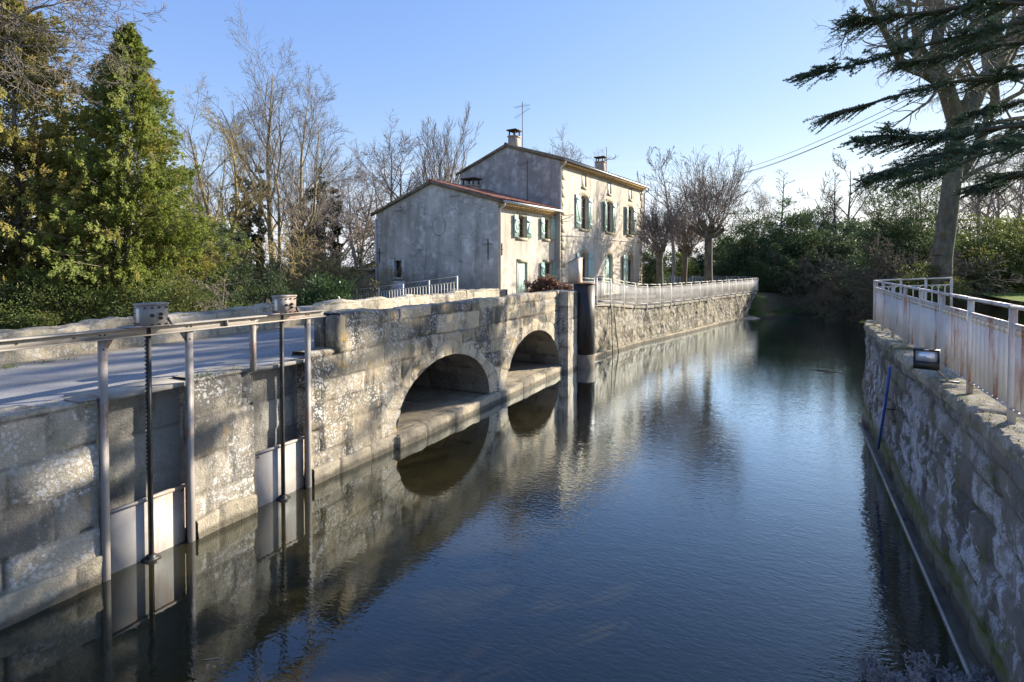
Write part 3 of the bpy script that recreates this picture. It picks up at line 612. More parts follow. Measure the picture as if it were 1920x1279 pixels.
# sluice gates: plate, toothed rack, gearbox
def gate(y0, y1, yr, zt, lab):
    g = empty('sluice_gate', (-7.2, yr, 0), label=lab, cat='sluice gate', group='sluice gates in the river wall')
    mb = MB().box((-7.3, y0+.03, -.4), (-7.27, y1-.03, zt)); mb.box((-7.27, y0+.03, zt-.04), (-7.255, y1-.03, zt)); mb.build('gate_plate', PLATE, g)
    for y in (y0+.08, y1-.08): MB().add(*cylx(-7.262, y, zt-.07, .014, .014)).build('plate_bolt', IRON, g)
    mb = MB().box((-7.225, yr-.022, .02), (-7.18, yr+.022, 3.05)); mb.build('rack_bar', RACK, g)
    mb = MB(); z = 1.15
    while z < 2.82: mb.prism([(-7.218, yr-.022, z), (-7.218, yr-.042, z+.01), (-7.218, yr-.042, z+.022), (-7.218, yr-.022, z+.034)], (.03, 0, 0)); z += .05
    mb.build('rack_teeth', RACK, g)
    MB().box((-7.24, yr-.04, -.05), (-7.15, yr+.04, .06)).box((-7.26, yr-.09, -.02), (-7.14, yr+.09, .02)).build('rack_foot', RACK, g)
    hx = MB().box((-7.235, yr-.15, 2.955), (-7.07, yr+.17, 3.23)).box((-7.245, yr-.16, 3.215), (-7.06, yr+.18, 3.24)).build('gearbox', STEEL, g)
    def dot(y, z, r=.011, x=-7.07): MB().add(*cylx(x, y, z, r, .018)).build('gearbox_bolt', IRON, hx)
    def dotl(x, z, r=.01): MB().add(*cyly(x, yr-.16, z, r, .014)).build('gearbox_bolt', IRON, hx)
    for q in (-.12, -.03, .06, .15): dot(yr+q, 3.185)
    for q in (-.03, .06, .15): dot(yr+q, 2.975)
    for z in (3.18, 3.12, 3.06, 3.0): dotl(-7.2, z, .007)
    for (y, z, r) in ((yr-.03, 3.09, .021), (yr+.075, 3.1, .021), (yr+.075, 3.05, .021)): MB().add(*cylx(-7.07, y, z, r, .022)).add(*cylx(-7.049, y, z, r*.5, .022)).build('gear_shaft', IRON, hx)
    MB().box((-7.18, yr-.156, 3.005), (-7.12, yr-.1505, 3.18)).build('side_plate', WHITE, hx)
    MB().bar((-7.08, yr+.17, 3.05), (-7.08, yr+.23, 2.945), .05, .012).build('mounting_bracket', STEEL, hx); MB().bar((-7.2, yr-.16, 2.967), (-7.2, yr-.3, 2.957), .28, .01).build('mounting_plate', STEEL, hx)
    return g
def cylx(x, y, z, r, l, k=10):
    an = np.arange(k)/k*2*math.pi; V = [(x+q, y+r*math.cos(a), z+r*math.sin(a)) for q in (0, l) for a in an]; j = np.arange(k)
    return V, [np.stack([j, (j+1) % k, k+(j+1) % k, k+j], 1), k+j[None]]
def cyly(x, y, z, r, l, k=10):
    an = np.arange(k)/k*2*math.pi; V = [(x+r*math.cos(a), y-q, z+r*math.sin(a)) for q in (0, l) for a in an]; j = np.arange(k)
    return V, [np.stack([j, k+j, k+(j+1) % k, (j+1) % k], 1), k+j[None, ::-1]]
gate(3.70, 4.76, 4.235, .77, 'pale sluice gate plate with toothed rack and riveted gearbox, the nearer of the two')
gate(5.80, 6.82, 6.29, .85, 'pale sluice gate plate with toothed rack and riveted gearbox, nearer the arches')
fr = empty('sluice_gantry', (-7.2, 5.2, 2.1), label='grey steel gantry beam on four posts carrying both sluice gearboxes', cat='gantry')
mb = MB(); mb.box((-7.27, -6, 2.935), (-7.13, 7.16, 2.95)); mb.box((-7.27, -6, 2.835), (-7.13, 7.16, 2.848)); mb.box((-7.212, -6, 2.848), (-7.188, 7.16, 2.935)); mb.build('top_beam', BEAM, fr)
MB().box((-7.188, 5.28, 2.85), (-7.135, 5.3, 2.933)).build('splice_rib', STEEL, fr)
for q_ in (3.95, 6.03): MB().box((-7.3, q_, 2.951), (-7.05, q_+.53, 2.96)).build('bearing_plate', STEEL, fr)
for i, (y, zb) in enumerate(((3.70, -.4), (4.75, -.4), (5.745, 2.13), (6.8, -.4))):
    mb = MB(); mb.box((-7.225, y-.03, zb), (-7.165, y+.03, 2.834)); mb.box((-7.17, y-.042, zb), (-7.158, y+.042, 2.834)) if i != 2 else mb.box((-7.17, y-.035, zb), (-7.158, y+.035, 2.834))
    s = -1 if i in (1, 3) else 1
    mb.prism([(-7.2, y+s*.03, 2.68), (-7.2, y+s*.03, 2.834), (-7.2, y+s*.12, 2.834), (-7.2, y+s*.1, 2.8)][::s], (.02, 0, 0))
    mb.build('post', STEEL, fr)
for y in (3.42, 3.68, 3.73, 4.73, 4.79, 5.73, 5.77, 6.78, 6.83, 2.9): MB().add(*cylx(-7.189, y, 2.893, .009, .012)).build('rivet', IRON, fr)
for y in (3.7, 4.75, 6.8): MB().add(*cylx(-7.158, y, 2.73, .009, .01)).build('rivet', IRON, fr)
o = mk('foot_plate', *[q for q in (np.array([[-7.5, 3.45, 2.155], [-7.18, 3.45, 2.155], [-7.18, 3.72, 2.155], [-7.5, 3.72, 2.155], [-7.5, 3.45, 2.17], [-7.18, 3.45, 2.17], [-7.18, 3.72, 2.17], [-7.5, 3.72, 2.17]]), [[0,3,2,1],[4,5,6,7],[0,1,5,4],[1,2,6,5],[2,3,7,6],[3,0,4,7]])], STEEL, fr)

# far parapet of the road bridge
far = empty('far_parapet', (-11.1, 8, 2.1), label='long sunlit stone parapet on the far side of the bridge road', cat='parapet wall')
pf = Ash(81, (.62, .63), (.9, 1.9), 1.46, 4, w=.014, dep=.03, rel=.04)
def pfar(u): return (-10.93, u) if u < 8 else (-10.93+.012*(u-8), u)
parts = [wall_section(np.linspace(-16, 17.9, 700), pfar, lambda u: (1, 0), lambda u: 2.0, lambda u: 2.7+.004*max(0, min(u, 15)-5), pf, .38, 1.0, seed=31, rough=.035, topwob=.07, rad=.07),
         wall_section(np.linspace(17.95, 20.5, 60), pfar, lambda u: (1, 0), lambda u: 2.0, lambda u: 2.79, pf, .42, 1.0, seed=33, rough=.03, topwob=.05, rad=.06),
         panel((-11.25, 20.5, 1.6), (.4, 0, 0), (0, 0, 1.18), 10, 30, (0, 1, 0), pf, .02), panel((-11.25, 17.93, 2.0), (.33, 0, 0), (0, 0, .78), 10, 30, (0, -1, 0), pf, .02)]
join(parts, 'masonry', STONE_PAR, far)
# dark low wall seen past the parapet, before the gable
parts = [wall_section(np.linspace(0, 3.1, 80), lambda u: (-13.9+u, 20.3+.25*u), lambda u: (.24, -.97), lambda u: 1.6, lambda u: 2.7, Rub(5), .4, 1.6, seed=41)]
join(parts, 'garden_wall', STONE_DARK, label='low dark stone wall top between the bridge parapet and the grey gable', cat='wall')

# ================================================================ RIGHT BANK WALL
patR = Ash(91, (.26, .38), (.35, .8), -1.2, 6, w=.02, dep=.045, rel=.06)
rp_ = [(1.58, -8), (1.58, 15.6), (1.72, 16.35), (2.1, 16.75), (3.9, 17.9)]
LR = plen(rp_)
def rpos(u): return along(rp_, u)[0]
def rnrm(u):
    a = along(rp_, max(0, u-.25))[1]; b = along(rp_, min(LR-.01, u+.25))[1]; d = (a[0]+b[0], a[1]+b[1]); l = math.hypot(*d); return (-d[1]/l, d[0]/l)
rw = empty('river_wall', (1.8, 6, 0), label='dark mossy stone river wall with white lichen streaks on the right bank', cat='river wall')
us = np.concatenate([np.linspace(0, 10, 120), np.linspace(10.05, LR-.02, 420)])
join([wall_section(us, rpos, rnrm, lambda u: -.5, lambda u: 2.18, patR, .3, 1.5, seed=51, rough=.045, rad=.05, topwob=.02, step=.04)], 'wall_face', STONE_R, rw)
pcop = Ash(92, (5, 6), (.7, 1.5), -20, 30, -60, 60, w=.014, dep=.05, rel=.035)
join([wall_section(us, lambda u: (rpos(u)[0]-.02, rpos(u)[1]), rnrm, lambda u: 2.17, lambda u: 2.31, pcop, .62, 2.0, seed=52, rough=.05, rad=.045, topwob=.05, step=.03)], 'coping', STONE_COP, rw)
join([wall_section(np.linspace(0, 23.4, 300), lambda u: (1.47+.01*math.sin(u), -8+u), lambda u: (1, 0) if 0 else (-1, 0), lambda u: -.5, lambda u: .02, patL(8), .3, -.3, seed=53, rough=.004, rad=.012, topwob=.004)], 'footing', WETF, rw)
MB().box((1.462, -8, -.2), (1.485, 15.4, .034)).build('footing_edge', CONC, rw)
# ================================================================ TERRACE WALL
tw = empty('terrace_wall', (-6, 27, 0), label='pitted rubble retaining wall below the house terrace, curving away', cat='retaining wall')
def tpos(u): return along(tp, u)[0]
def tnrm(u):
    a = along(tp, max(0, u-.3))[1]; b = along(tp, min(TL-.01, u+.3))[1]; d = (a[0]+b[0], a[1]+b[1]); l = math.hypot(*d); return (d[1]/l, -d[0]/l)
us = np.linspace(0, TL-.02, 620)
tz = lambda u: terr_z(tpos(u)[1])
join([wall_section(us, tpos, tnrm, lambda u: -.5, lambda u: tz(u)-.09, Rub(95, .46, .24, .018, .02, .03), .5, 1.0, seed=61, rough=.035, step=.05)], 'wall_face', STONE_T, tw)
join([wall_section(us, lambda u: (tpos(u)[0]+.04*tnrm(u)[0], tpos(u)[1]+.04*tnrm(u)[1]), tnrm, lambda u: tz(u)-.1, lambda u: tz(u)+.02, pcop, .5, 1.4, seed=62, rough=.02, topwob=.01, step=.04)], 'coping', STONE_COP, tw)
join([wall_section(np.linspace(0, 22, 300), lambda u: (tpos(u)[0]+.12*tnrm(u)[0], tpos(u)[1]+.12*tnrm(u)[1]), tnrm, lambda u: -.4, lambda u: .16, patL(17), .14, -.2, seed=63, rough=.01, rad=.02)], 'footing', STONE_LEDGE, tw)
parts = [panel((-2.75, 46.2, -.3), (.45, 0, 0), (0, 0, 2), 8, 30, (0, 1, 0), Rub(3), .02)]; join(parts, 'wall_end', STONE_T, tw)

# steel caisson column and cabinet on it
cc = empty('caisson_column', (-6.76, 19.5, 0), label='round black tarred steel column standing in the water beside the bridge end', cat='column')
MB().cyl((-6.76, 19.5), .385, .5, 3.05, 40).build('shaft', BLACK, cc)
MB().cyl((-6.76, 19.5), .392, 1.88, 1.9, 40).build('seam_band', IRON, cc)
MB().cyl((-6.76, 19.5), .40, -.5, .5, 40).build('concrete_base', mat_plain('stained concrete base', (.17, .145, .11), .9, 0, .4, 3, .2, .5, 25), cc)
MB().cyl((-6.76, 19.5), .41, 3.05, 3.09, 40).box((-7.55, 19.35, 3.05), (-6.8, 20.2, 3.088)).build('cap_plate', mat_rusty('rusty cap', (.3, .2, .12), .8, .45), cc)
cb = empty('metal_cabinet', (-7.25, 19.8, 3.09), label='beige sheet metal cabinet with a sloping lid standing on the black column', cat='cabinet')
MB().prism([(-7.42, 19.55, 3.092), (-7.03, 19.55, 3.092), (-7.03, 19.55, 4.0), (-7.42, 19.55, 3.83)], (0, .5, 0)).build('body', CAB, cb)
MB().prism([(-7.44, 19.53, 3.823), (-7.44, 19.53, 3.84), (-7.01, 19.53, 4.025), (-7.01, 19.53, 4.005)], (0, .54, 0)).build('lid', STEEL, cb)
for i, (x, y, bend, lb) in enumerate(((-6.92, 23.1, -.35, 'thin black hose hanging slanted down the terrace wall into the water'), (-6.86, 23.3, .12, 'thin black hose hanging almost straight down the terrace wall into the water'))):
    P = [(x+.1, y, 2.05-.12*(i)), (x+.14, y+.02, 1.5), (x+.2, y+bend*.5, .8), (x+.3, y+bend, -.1)]
    tag(MB().tube(P, .018, 6).build('black_hose', BLACK), lb, 'hose', 'black hoses on the terrace wall')

# ================================================================ RAILINGS
def railing(name, path, h, sp, mat, label, pitch=.13, bw=.024, bd=.02, zb=.12, gap=.14, group=None, postw=.045, top=(.05, .02), down=0, loop='round'):
    """path: list of 3-D points at deck level; posts, handrail, and one baluster panel per bay with looped tops"""
    P = np.array(path, float); o = empty(name, tuple(P[0]), label=label, cat='railing', group=group)
    seg = np.linalg.norm(np.diff(P[:, :2], axis=0), axis=1); cum = np.concatenate([[0], np.cumsum(seg)]); Lt = cum[-1]
    n = max(1, round(Lt/sp)); us = np.linspace(0, Lt, n+1)
    f = lambda u: np.array([np.interp(u, cum, P[:, k]) for k in range(3)])
    mb = MB(); pts = [f(u)+[0, 0, h] for u in sorted(set(list(us)+list(cum)))]
    for a, b in zip(pts[:-1], pts[1:]):
        if np.linalg.norm(b-a) > .02: mb.bar(a, b+(b-a)/np.linalg.norm(b-a)*.006, *top)
    mb.build('handrail', mat, o)
    for u in us:
        q = f(u); d = f(min(u+.05, Lt))-f(max(u-.05, 0)); rz = math.atan2(d[1], d[0])
        MB().box((q[0]-postw/2, q[1]-postw/2, q[2]-down), (q[0]+postw/2, q[1]+postw/2, q[2]+h-top[1]/2), rz).build('post', mat, o)
    for a, b in zip(us[:-1], us[1:]):
        A, B = f(a), f(b); d = B-A; l = np.linalg.norm(d[:2]); t = d/l; nb = max(2, int(round(l/pitch))); st = l/nb; mb = MB(); side = np.array([-t[1], t[0], 0])
        zt = h-gap; mb.bar(A+[0, 0, zb]+t*.02, B+[0, 0, zb]-t*.02, .03, .012); mb.bar(A+[0, 0, zt]+t*.02, B+[0, 0, zt]-t*.02, .03, .012)
        for k in range(nb):
            c = A+t*(k+.5)*st
            if k < nb: 
                e0 = A+t*(k*st)
                if k: mb.bar(e0+[0, 0, zb], e0+[0, 0, zt-st*.5], bw, bd, up=side) if False else barv(mb, e0, zb, zt-st*.45, t, side, bw, bd)
            an = np.linspace(0, math.pi, 7)
            rr = st/2; hh = rr*(1.25 if loop == 'gothic' else .9)
            Q = [c+t*(-rr*math.cos(x))+np.array([0, 0, zt-.006-hh+hh*math.sin(x)**(.8 if loop == 'gothic' else 1)]) for x in an]
            for q0, q1 in zip(Q[:-1], Q[1:]): barq(mb, q0, q1, side, bd, .010)
        mb.build('baluster_panel', mat, o)
    return o
def barv(mb, p, z0, z1, t, side, bw, bd):
    a = t*bw/2; b = side*bd/2; a = np.array([a[0], a[1], 0])
    V = [p+np.array([0, 0, z])+sa*a+sb*b for z in (z0, z1) for sa, sb in ((-1,-1),(1,-1),(1,1),(-1,1))]
    mb.add(V, [[0,3,2,1],[4,5,6,7],[0,1,5,4],[1,2,6,5],[2,3,7,6],[3,0,4,7]])
def barq(mb, p, q, side, dep, th):
    d = q-p; d = d/np.linalg.norm(d); n_ = np.cross(d, side); b = side*dep/2; a = n_*th/2
    V = [c+sa*a+sb*b for c in (p-d*.001, q+d*.001) for sa, sb in ((-1,-1),(1,-1),(1,1),(-1,1))]
    mb.add(V, [[0,3,2,1],[4,5,6,7],[0,1,5,4],[1,2,6,5],[2,3,7,6],[3,0,4,7]])
railing('river_railing', [(1.75, -1.4, 2.3), (1.75, 15.4, 2.33)], 1.03, 1.3, WHITE_R, 'rust-streaked white flat-bar railing running along the right bank wall', .138, .008, .042, .13, .15, postw=.05, top=(.055, .03), loop='gothic')
railing('river_railing', [(1.79, 15.44, 2.35), (3.2, 15.5, 2.42)], 1.02, .47*1, WHITE_R, 'short return of the white railing turning away at the far end of the right bank', .13, .012, .04, .13, .15, postw=.04, top=(.05, .03), loop='gothic')
pr = [(tpos(u)[0]+.03, tpos(u)[1], tz(u)+.02) for u in (1.6, 3, 5, 6.5, 8, 9.2)]+[(tpos(u)[0]+.03, tpos(u)[1], tz(u)+.02) for u in np.linspace(10.5, TL-.3, 16)]
railing('terrace_railing', pr, 1.03, 1.35, WHITE, 'cream loop-topped railing along the river side of the house terrace', .135, .034, .02, .1, .12, down=.22)
railing('terrace_railing', [(-2.25, 46.6, 1.76), (-3.0, 50, 1.76), (-5.2, 52.6, 1.78), (-9.8, 49.2, 1.8), (-13.5, 47.6, 1.8)], 1.03, 1.6, WHITE, 'cream railing closing the far side of the house terrace behind the pollard trunks', .14, .02, .016, .1, .12)
railing('terrace_railing', [(-7.05, 19.98, 2.26), (-6.95, 21.2, 2.2)], 1.0, 1.2, WHITE, 'short cream railing bay beside the metal cabinet', .135, .02, .016, .1, .12)
A = at(857, 518, 21.0); B = at(690, 540, 24.0)
railing('stair_railing', [(B[0]-2.2, B[1]+.4, B[2]-1.13), (B[0], B[1], B[2]-.97), (A[0], A[1], A[2]-.95)], .95, 1.35, WHITE, 'sloping white loop-topped railing of the ramp in front of the grey gable', .17, .02, .016, .1, .2)

# floodlight and blue pole
fl = empty('floodlight', (1.62, 7.9, 2.33), .0, label='black square floodlight with glass front on the right wall coping', cat='floodlight')
# front faces the camera (-Y) and a little to the river; tilted slightly
ca = R_(-14)
def fx(x, y, z): x *= .73; z *= .78; return (1.43+(x*math.cos(ca)-y*math.sin(ca)), 8.02+(x*math.sin(ca)+y*math.cos(ca)), 2.6+z+.05*y)
def fbox(a, b, nm, mt, par):
    V = [fx(x, y, z) for z in (a[2], b[2]) for x, y in ((a[0], a[1]), (b[0], a[1]), (b[0], b[1]), (a[0], b[1]))]
    return mk(nm, V, [[0,3,2,1],[4,5,6,7],[0,1,5,4],[1,2,6,5],[2,3,7,6],[3,0,4,7]], mt, par)
fb = fbox((-.17, 0, -.14), (.17, .1, .16), 'housing', LENSB, fl)
for nm, a, b in (('top', (-.17, -.015, .135), (.17, 0, .16)), ('l', (-.17, -.015, -.02), (-.145, 0, .135)), ('r', (.145, -.015, -.02), (.17, 0, .135)), ('b', (-.17, -.02, -.14), (.17, 0, -.02))): fbox(a, b, 'frame', LENSB, fb)
gl = fbox((-.145, -.006, -.02), (.145, -.002, .135), 'glass', GLASS_L, fl)
fbox((.0, -.016, .035), (.1, -.008, .065), 'tube', mat_plain('white lamp tube', (.8, .8, .85), .3), gl)
fbox((-.03, -.018, .15), (.03, -.0151, .165), 'clip', WHITE, fl)
mb = MB().bar((1.44, 8.1, 2.58), (1.68, 8.22, 2.34), .03, .012).bar((1.6, 8.2, 2.34), (1.78, 8.2, 2.34), .05, .01); mb.build('bracket', STEEL, fl)
bp = MB().tube([(1.44, 10.75, 2.07), (1.43, 11.1, 1.4), (1.4, 11.6, .5)], .022, 8).build('blue_pole', BLUE); tag(bp, 'thin blue pole leaning against the right river wall', 'pole')
mb = MB()
for z_ in (1.3,): mb.bar((1.46, 10.95+.5*(1.75-z_), z_), (1.6, 10.97+.5*(1.75-z_), z_), .02, .02)
mb.build('wall_clip', IRON, bp)

# ================================================================ HOUSES
HRZ = -R_(7); HO = (-11.0, 27.82)
def holewall(mb, x, segs, holes, zb, ztop, depth=.24):
    """facade in plane x (outward +x), y range segs, holes=(y0,y1,z0,z1,arch) ; ztop(y)"""
    cuts = {segs[0], segs[1]}
    for h in holes:
        n = 8 if h[4] else 1
        for q in np.linspace(h[0], h[1], n+1): cuts.add(round(float(q), 4))
    cuts = sorted(cuts)
    def top(h, y): 
        t = (y-(h[0]+h[1])/2)/((h[1]-h[0])/2); return h[3]-(h[4]*(1-math.sqrt(max(0, 1-.82*t*t)))/(1-math.sqrt(.18)) if h[4] else 0)
    for a, b in zip(cuts[:-1], cuts[1:]):
        hs = sorted([h for h in holes if h[0]-1e-3 <= a and b <= h[1]+1e-3], key=lambda h: h[2]); lo = (zb, zb)
        for h in hs:
            mb.add([(x, a, lo[0]), (x, b, lo[1]), (x, b, h[2]), (x, a, h[2])], [[0, 1, 2, 3]])
            lo = (top(h, a), top(h, b))
            mb.add([(x, a, lo[0]), (x, b, lo[1]), (x-depth, b, lo[1]), (x-depth, a, lo[0])], [[0, 1, 2, 3]])
        mb.add([(x, a, lo[0]), (x, b, lo[1]), (x, b, ztop(b)), (x, a, ztop(a))], [[0, 1, 2, 3]])
    for h in holes:
        t = h[3]-h[4]
        mb.add([(x, h[0], h[2]), (x, h[0], t), (x-depth, h[0], t), (x-depth, h[0], h[2])], [[0, 1, 2, 3]])
        mb.add([(x, h[1], h[2]), (x-depth, h[1], h[2]), (x-depth, h[1], t), (x, h[1], t)], [[0, 1, 2, 3]])
        mb.add([(x, h[0], h[2]), (x-depth, h[0], h[2]), (x-depth, h[1], h[2]), (x, h[1], h[2])], [[0, 1, 2, 3]])
def surround(par, x, h, wd=.15, sill=True):
    mb = MB(); t = h[3]-h[4]; y0, y1 = h[0], h[1]
    mb.box((x-.02, y0-wd, h[2]), (x+.012, y0, t)); mb.box((x-.02, y1, h[2]), (x+.012, y1+wd, t))
    if h[4]:
        q = np.linspace(-1, 1, 9); f = lambda t_: h[3]-h[4]*(1-math.sqrt(max(0, 1-.82*t_*t_)))/(1-math.sqrt(.18)); c = (y0+y1)/2; r = (y1-y0)/2
        lo = [(x-.02, c+r*s, f(s)) for s in q]; hi = [(x-.02, c+(r+wd)*s, f(s*.97)+.2) for s in q[::-1]]
        for i in range(8): mb.prism([lo[i], lo[i+1], hi[7-i], hi[8-i]], (.032, 0, 0))
    else: mb.box((x-.02, y0-wd, h[3]), (x+.012, y1+wd, h[3]+.16))
    if sill: mb.box((x-.05, y0-wd-.03, h[2]-.13), (x+.05, y1+wd+.03, h[2]-.001))
    return mb.build('window_surround', TRIM, par, local=True)
def window(par, x, h, bars=True, nm='window'):
    mb = MB(); xx = x-.2; t = h[3]-.01; y0, y1 = h[0], h[1]; c = (y0+y1)/2
    for a, b in (((y0, h[2]), (y0+.055, t)), ((y1-.055, h[2]), (y1, t)), ((c-.035, h[2]), (c+.035, t)), ((y0, h[2]), (y1, h[2]+.06)), ((y0, t-.06-h[4]), (y1, t))):
        mb.box((xx, a[0], a[1]), (xx+.045, b[0], b[1]))
    if bars:
        for q in (.34, .67): z = h[2]+(t-h[2])*q; mb.box((xx+.003, y0, z-.014), (xx+.038, y1, z+.014))
    f = mb.build(nm, mat_plain('window timber', (.3, .27, .21), .7), par, local=True)
    mk('pane', [(xx+.015, y0, h[2]), (xx+.015, y1, h[2]), (xx+.015, y1, t), (xx+.015, y0, t)], [[0, 1, 2, 3]], GLASS, f, local=True); return f
def shutter(par, x, hy, side, z0, z1, wd, ang, arch=0., mat=GREEN):
    """board shutter hinged at y=hy; side -1 opens towards -y; ang 0 = flat on the wall, 90 = standing out"""
    a = R_(ang); e = (math.sin(a), side*math.cos(a)); n = (math.cos(a), -side*math.sin(a))
    def P(u, v, z): return (x+.02+e[0]*u+n[0]*v, hy+e[1]*u+n[1]*v, z)
    def bx(mb, u0, u1, v0, v1, za, zb):
        V = [P(u, v, z) for z in (za, zb) for u, v in ((u0, v0), (u1, v0), (u1, v1), (u0, v1))]
        mb.add(V, [[0,3,2,1],[4,5,6,7],[0,1,5,4],[1,2,6,5],[2,3,7,6],[3,0,4,7]])
    mb = MB(); nb = 5
    for i in range(nb):
        u0 = wd*i/nb+.003; u1 = wd*(i+1)/nb-.003; d = arch*((nb-1-i)/(nb-1)*0+(1-math.sqrt(max(0, 1-((wd-(u0+u1)/2)/wd)**2*.82)))) if arch else 0
        bx(mb, u0, u1, 0, .03, z0, z1-arch*(i == 0)*.8-arch*.35*(i == 1))
    s = mb.build('shutter', mat, par, local=True)
    mb = MB()
    for z in (z0+.22, z1-.32): bx(mb, .01, wd-.01, .03, .052, z, z+.11)
    V = [P(u, v, z) for v in (.031, .05) for u, z in ((.02, z0+.33), (.12, z0+.33), (wd-.02, z1-.33), (wd-.12, z1-.33))]
    mb.add(V, [[0,1,2,3],[7,6,5,4],[0,4,5,1],[1,5,6,2],[2,6,7,3],[3,7,4,0]])
    mb.build('brace', mat, s, local=True); return s
def tiles(par, y0, y1, xr, zr, xe, ze, mat, nm='roof', T=.25, amp=.085):
    """half roof of canal tiles from ridge (xr,zr) to eave (xe,ze)"""
    ny = int((y1-y0)/T)*8+1; ys = np.linspace(y0, y1, ny); ns = int(math.hypot(xe-xr, ze-zr)/.36)
    S = np.sort(np.concatenate([np.arange(ns+1)/ns, (np.arange(ns)+.985)/ns])); S[-1] = 1
    S, Y = np.meshgrid(S, ys, indexing='ij'); ph = (Y-y0)/T; course = np.floor(S*ns-1e-9); fr_ = S*ns-course
    jit = hsh(np.floor(ph).astype(int), course.astype(int), 3)
    Z = zr+(ze-zr)*S+amp*np.abs(np.sin(ph*math.pi))*1.0+.03*(fr_)+.012*(jit-.5)+.03*fbm(np.stack([S*3, Y*.7, 0*Y], -1), 3, 2)
    X = xr+(xe-xr)*S; n = len(ys)
    return mk(nm, np.stack([X, Y, Z], -1).reshape(-1, 3), np.stack([(np.arange(S.shape[0]-1)[:, None]*n+np.arange(n-1)[None])+q for q in (0, 1, n+1, n)], -1).reshape(-1, 4), mat, par, None, False, True)
def genoise(par, x, y0, y1, z, rows=2, T=.2):
    mb = MB()
    for r in range(rows):
        out = .1+.1*r; zz = z-.26+.13*r; n = int((y1-y0)/T)
        mb.box((x-.01, y0, zz+.092), (x+out+.02, y1, zz+.118))
        for i in range(n):
            c = y0+(i+.5)*T; an = np.linspace(0, math.pi, 6); P = [(x-.01, c+.088*math.cos(a), zz+.088*math.sin(a)) for a in an]+[(x-.01, c-.068*math.cos(a), zz+.068*math.sin(a)) for a in an]
            for j in range(5): mb.prism([P[j], P[j+1], P[10-j], P[11-j]], (out, 0, 0))
    return mb.build('genoise', GENO, par, local=True)
def chimney(par, x, y, z0, z1, sx_, sy_, cap=.3, nm='chimney'):
    c = MB().box((x-sx_/2, y-sy_/2, z0), (x+sx_/2, y+sy_/2, z1)).box((x-sx_/2-.04, y-sy_/2-.04, z1-.08), (x+sx_/2+.04, y+sy_/2+.04, z1)).build(nm, BRICK, par, local=True)
    mb = MB()
    for a in (-1, 1):
        for b in (-1, 1): mb.box((x+a*sx_*.4-.03, y+b*sy_*.4-.03, z1), (x+a*sx_*.4+.03, y+b*sy_*.4+.03, z1+cap-.06))
    mb.box((x-sx_/2-.08, y-sy_/2-.08, z1+cap-.06), (x+sx_/2+.08, y+sy_/2+.08, z1+cap)); mb.build('chimney_cap', DARKW, c, local=True); return c

Z0 = 1.9; LZ = lambda z: z-Z0
tall = empty('tall_house', (HO[0], HO[1], Z0), HRZ, label='tall sunlit plaster house with pale green shutters and small attic windows', cat='house')
WY = (2.86, 6.42, 9.93)
up = [(y-.49, y+.49, LZ(5.82), LZ(7.72), .14) for y in WY]; dn = [(y-.5, y+.5, .12, LZ(4.45), .3) for y in WY]; atn = [(y-.22, y+.22, LZ(8.23), LZ(8.93), 0) for y in WY]
EZ, RZ = LZ(9.28), LZ(10.42); XW = -6.75; XR = -3.45
mb = MB(); holewall(mb, 0, (0, 12.3), up+dn+atn, 0, lambda y: EZ)
mb.build('facade', PL_TAN, tall, local=True); mk('back_wall', [(XW, 0, 0), (XW, 12.3, 0), (XW, 12.3, EZ-.05), (XW, 0, EZ-.05)], [[0, 1, 2, 3]], PL_TAN, tall, local=True)
G = [(0, 0), (0, EZ), (XR, RZ), (XW, EZ-.05), (XW, 0)]
for y in (0, 12.3): mk('gable_wall', [(p[0], y, p[1]) for p in G], [[0, 1, 2, 3, 4]], PL_GREY2, tall, local=True)
tiles(tall, -.1, 12.4, XR, RZ+.08, .36, EZ+.02, TILE_O); tiles(tall, -.1, 12.4, XR, RZ+.08, XW-.3, EZ-.1, TILE_O)
for y in (-.1, 12.32):
    mb = MB(); mb.prism([(XR, y, RZ), (.33, y, EZ-.07), (.33, y, EZ+.06), (XR, y, RZ+.17)], (0, .09, 0)); mb.prism([(XR, y, RZ), (XR, y, RZ+.17), (XW-.3, y, EZ-.05), (XW-.3, y, EZ-.18)], (0, .09, 0)); mb.build('verge', TILE_O, tall, local=True)
mb = MB().tube([(XR, -.12, RZ+.16), (XR, 12.42, RZ+.16)], .08, 8); mb.build('ridge_tiles', TILE_O, tall, local=True)
genoise(tall, 0, 0, 12.3, EZ-.02)
MB().tube([(.4, -.12, EZ+.0), (.4, 12.45, EZ+.0)], .055, 8).build('gutter', ZINC, tall, local=True)
MB().tube([(.38, -.05, EZ), (.3, -.05, EZ-.2), (.05, -.04, EZ-.36), (.05, -.04, 4.9), (.05, -.04, 4.75)], .045, 8).build('downpipe', ZINC, tall, local=True)
MB().tube([(.4, 12.35, EZ), (.38, 12.4, EZ-.2), (.07, 12.36, EZ-.4), (.07, 12.36, .2)], .045, 8).build('downpipe', BK_G, tall, local=True)
mb = MB()
for i in range(15):
    z = .3+i*.47; l = .5 if i % 2 else .32
    if z < 6.9: mb.box((-.02, .09, z), (.014, .09+l, z+.44)); mb.box((-.02, 12.25-l, z), (.014, 12.25, z+.44))
mb.build('quoin', mat_plaster('quoin stone', (.45,.38,.26), (.56,.48,.34), (.38,.31,.2), (.22,.18,.12), .8, False), tall, local=True)
for i, h in enumerate(up):
    surround(tall, 0, h, .13); window(tall, 0, h)
    shutter(tall, 0, h[0]-.02, -1, h[2]+.03, h[3], (.62, .5, .5)[i], (2, 13, 13)[i], .1); shutter(tall, 0, h[1]+.02, 1, h[2]+.03, h[3], .42, (2, -1, 0)[i]+2, .1)
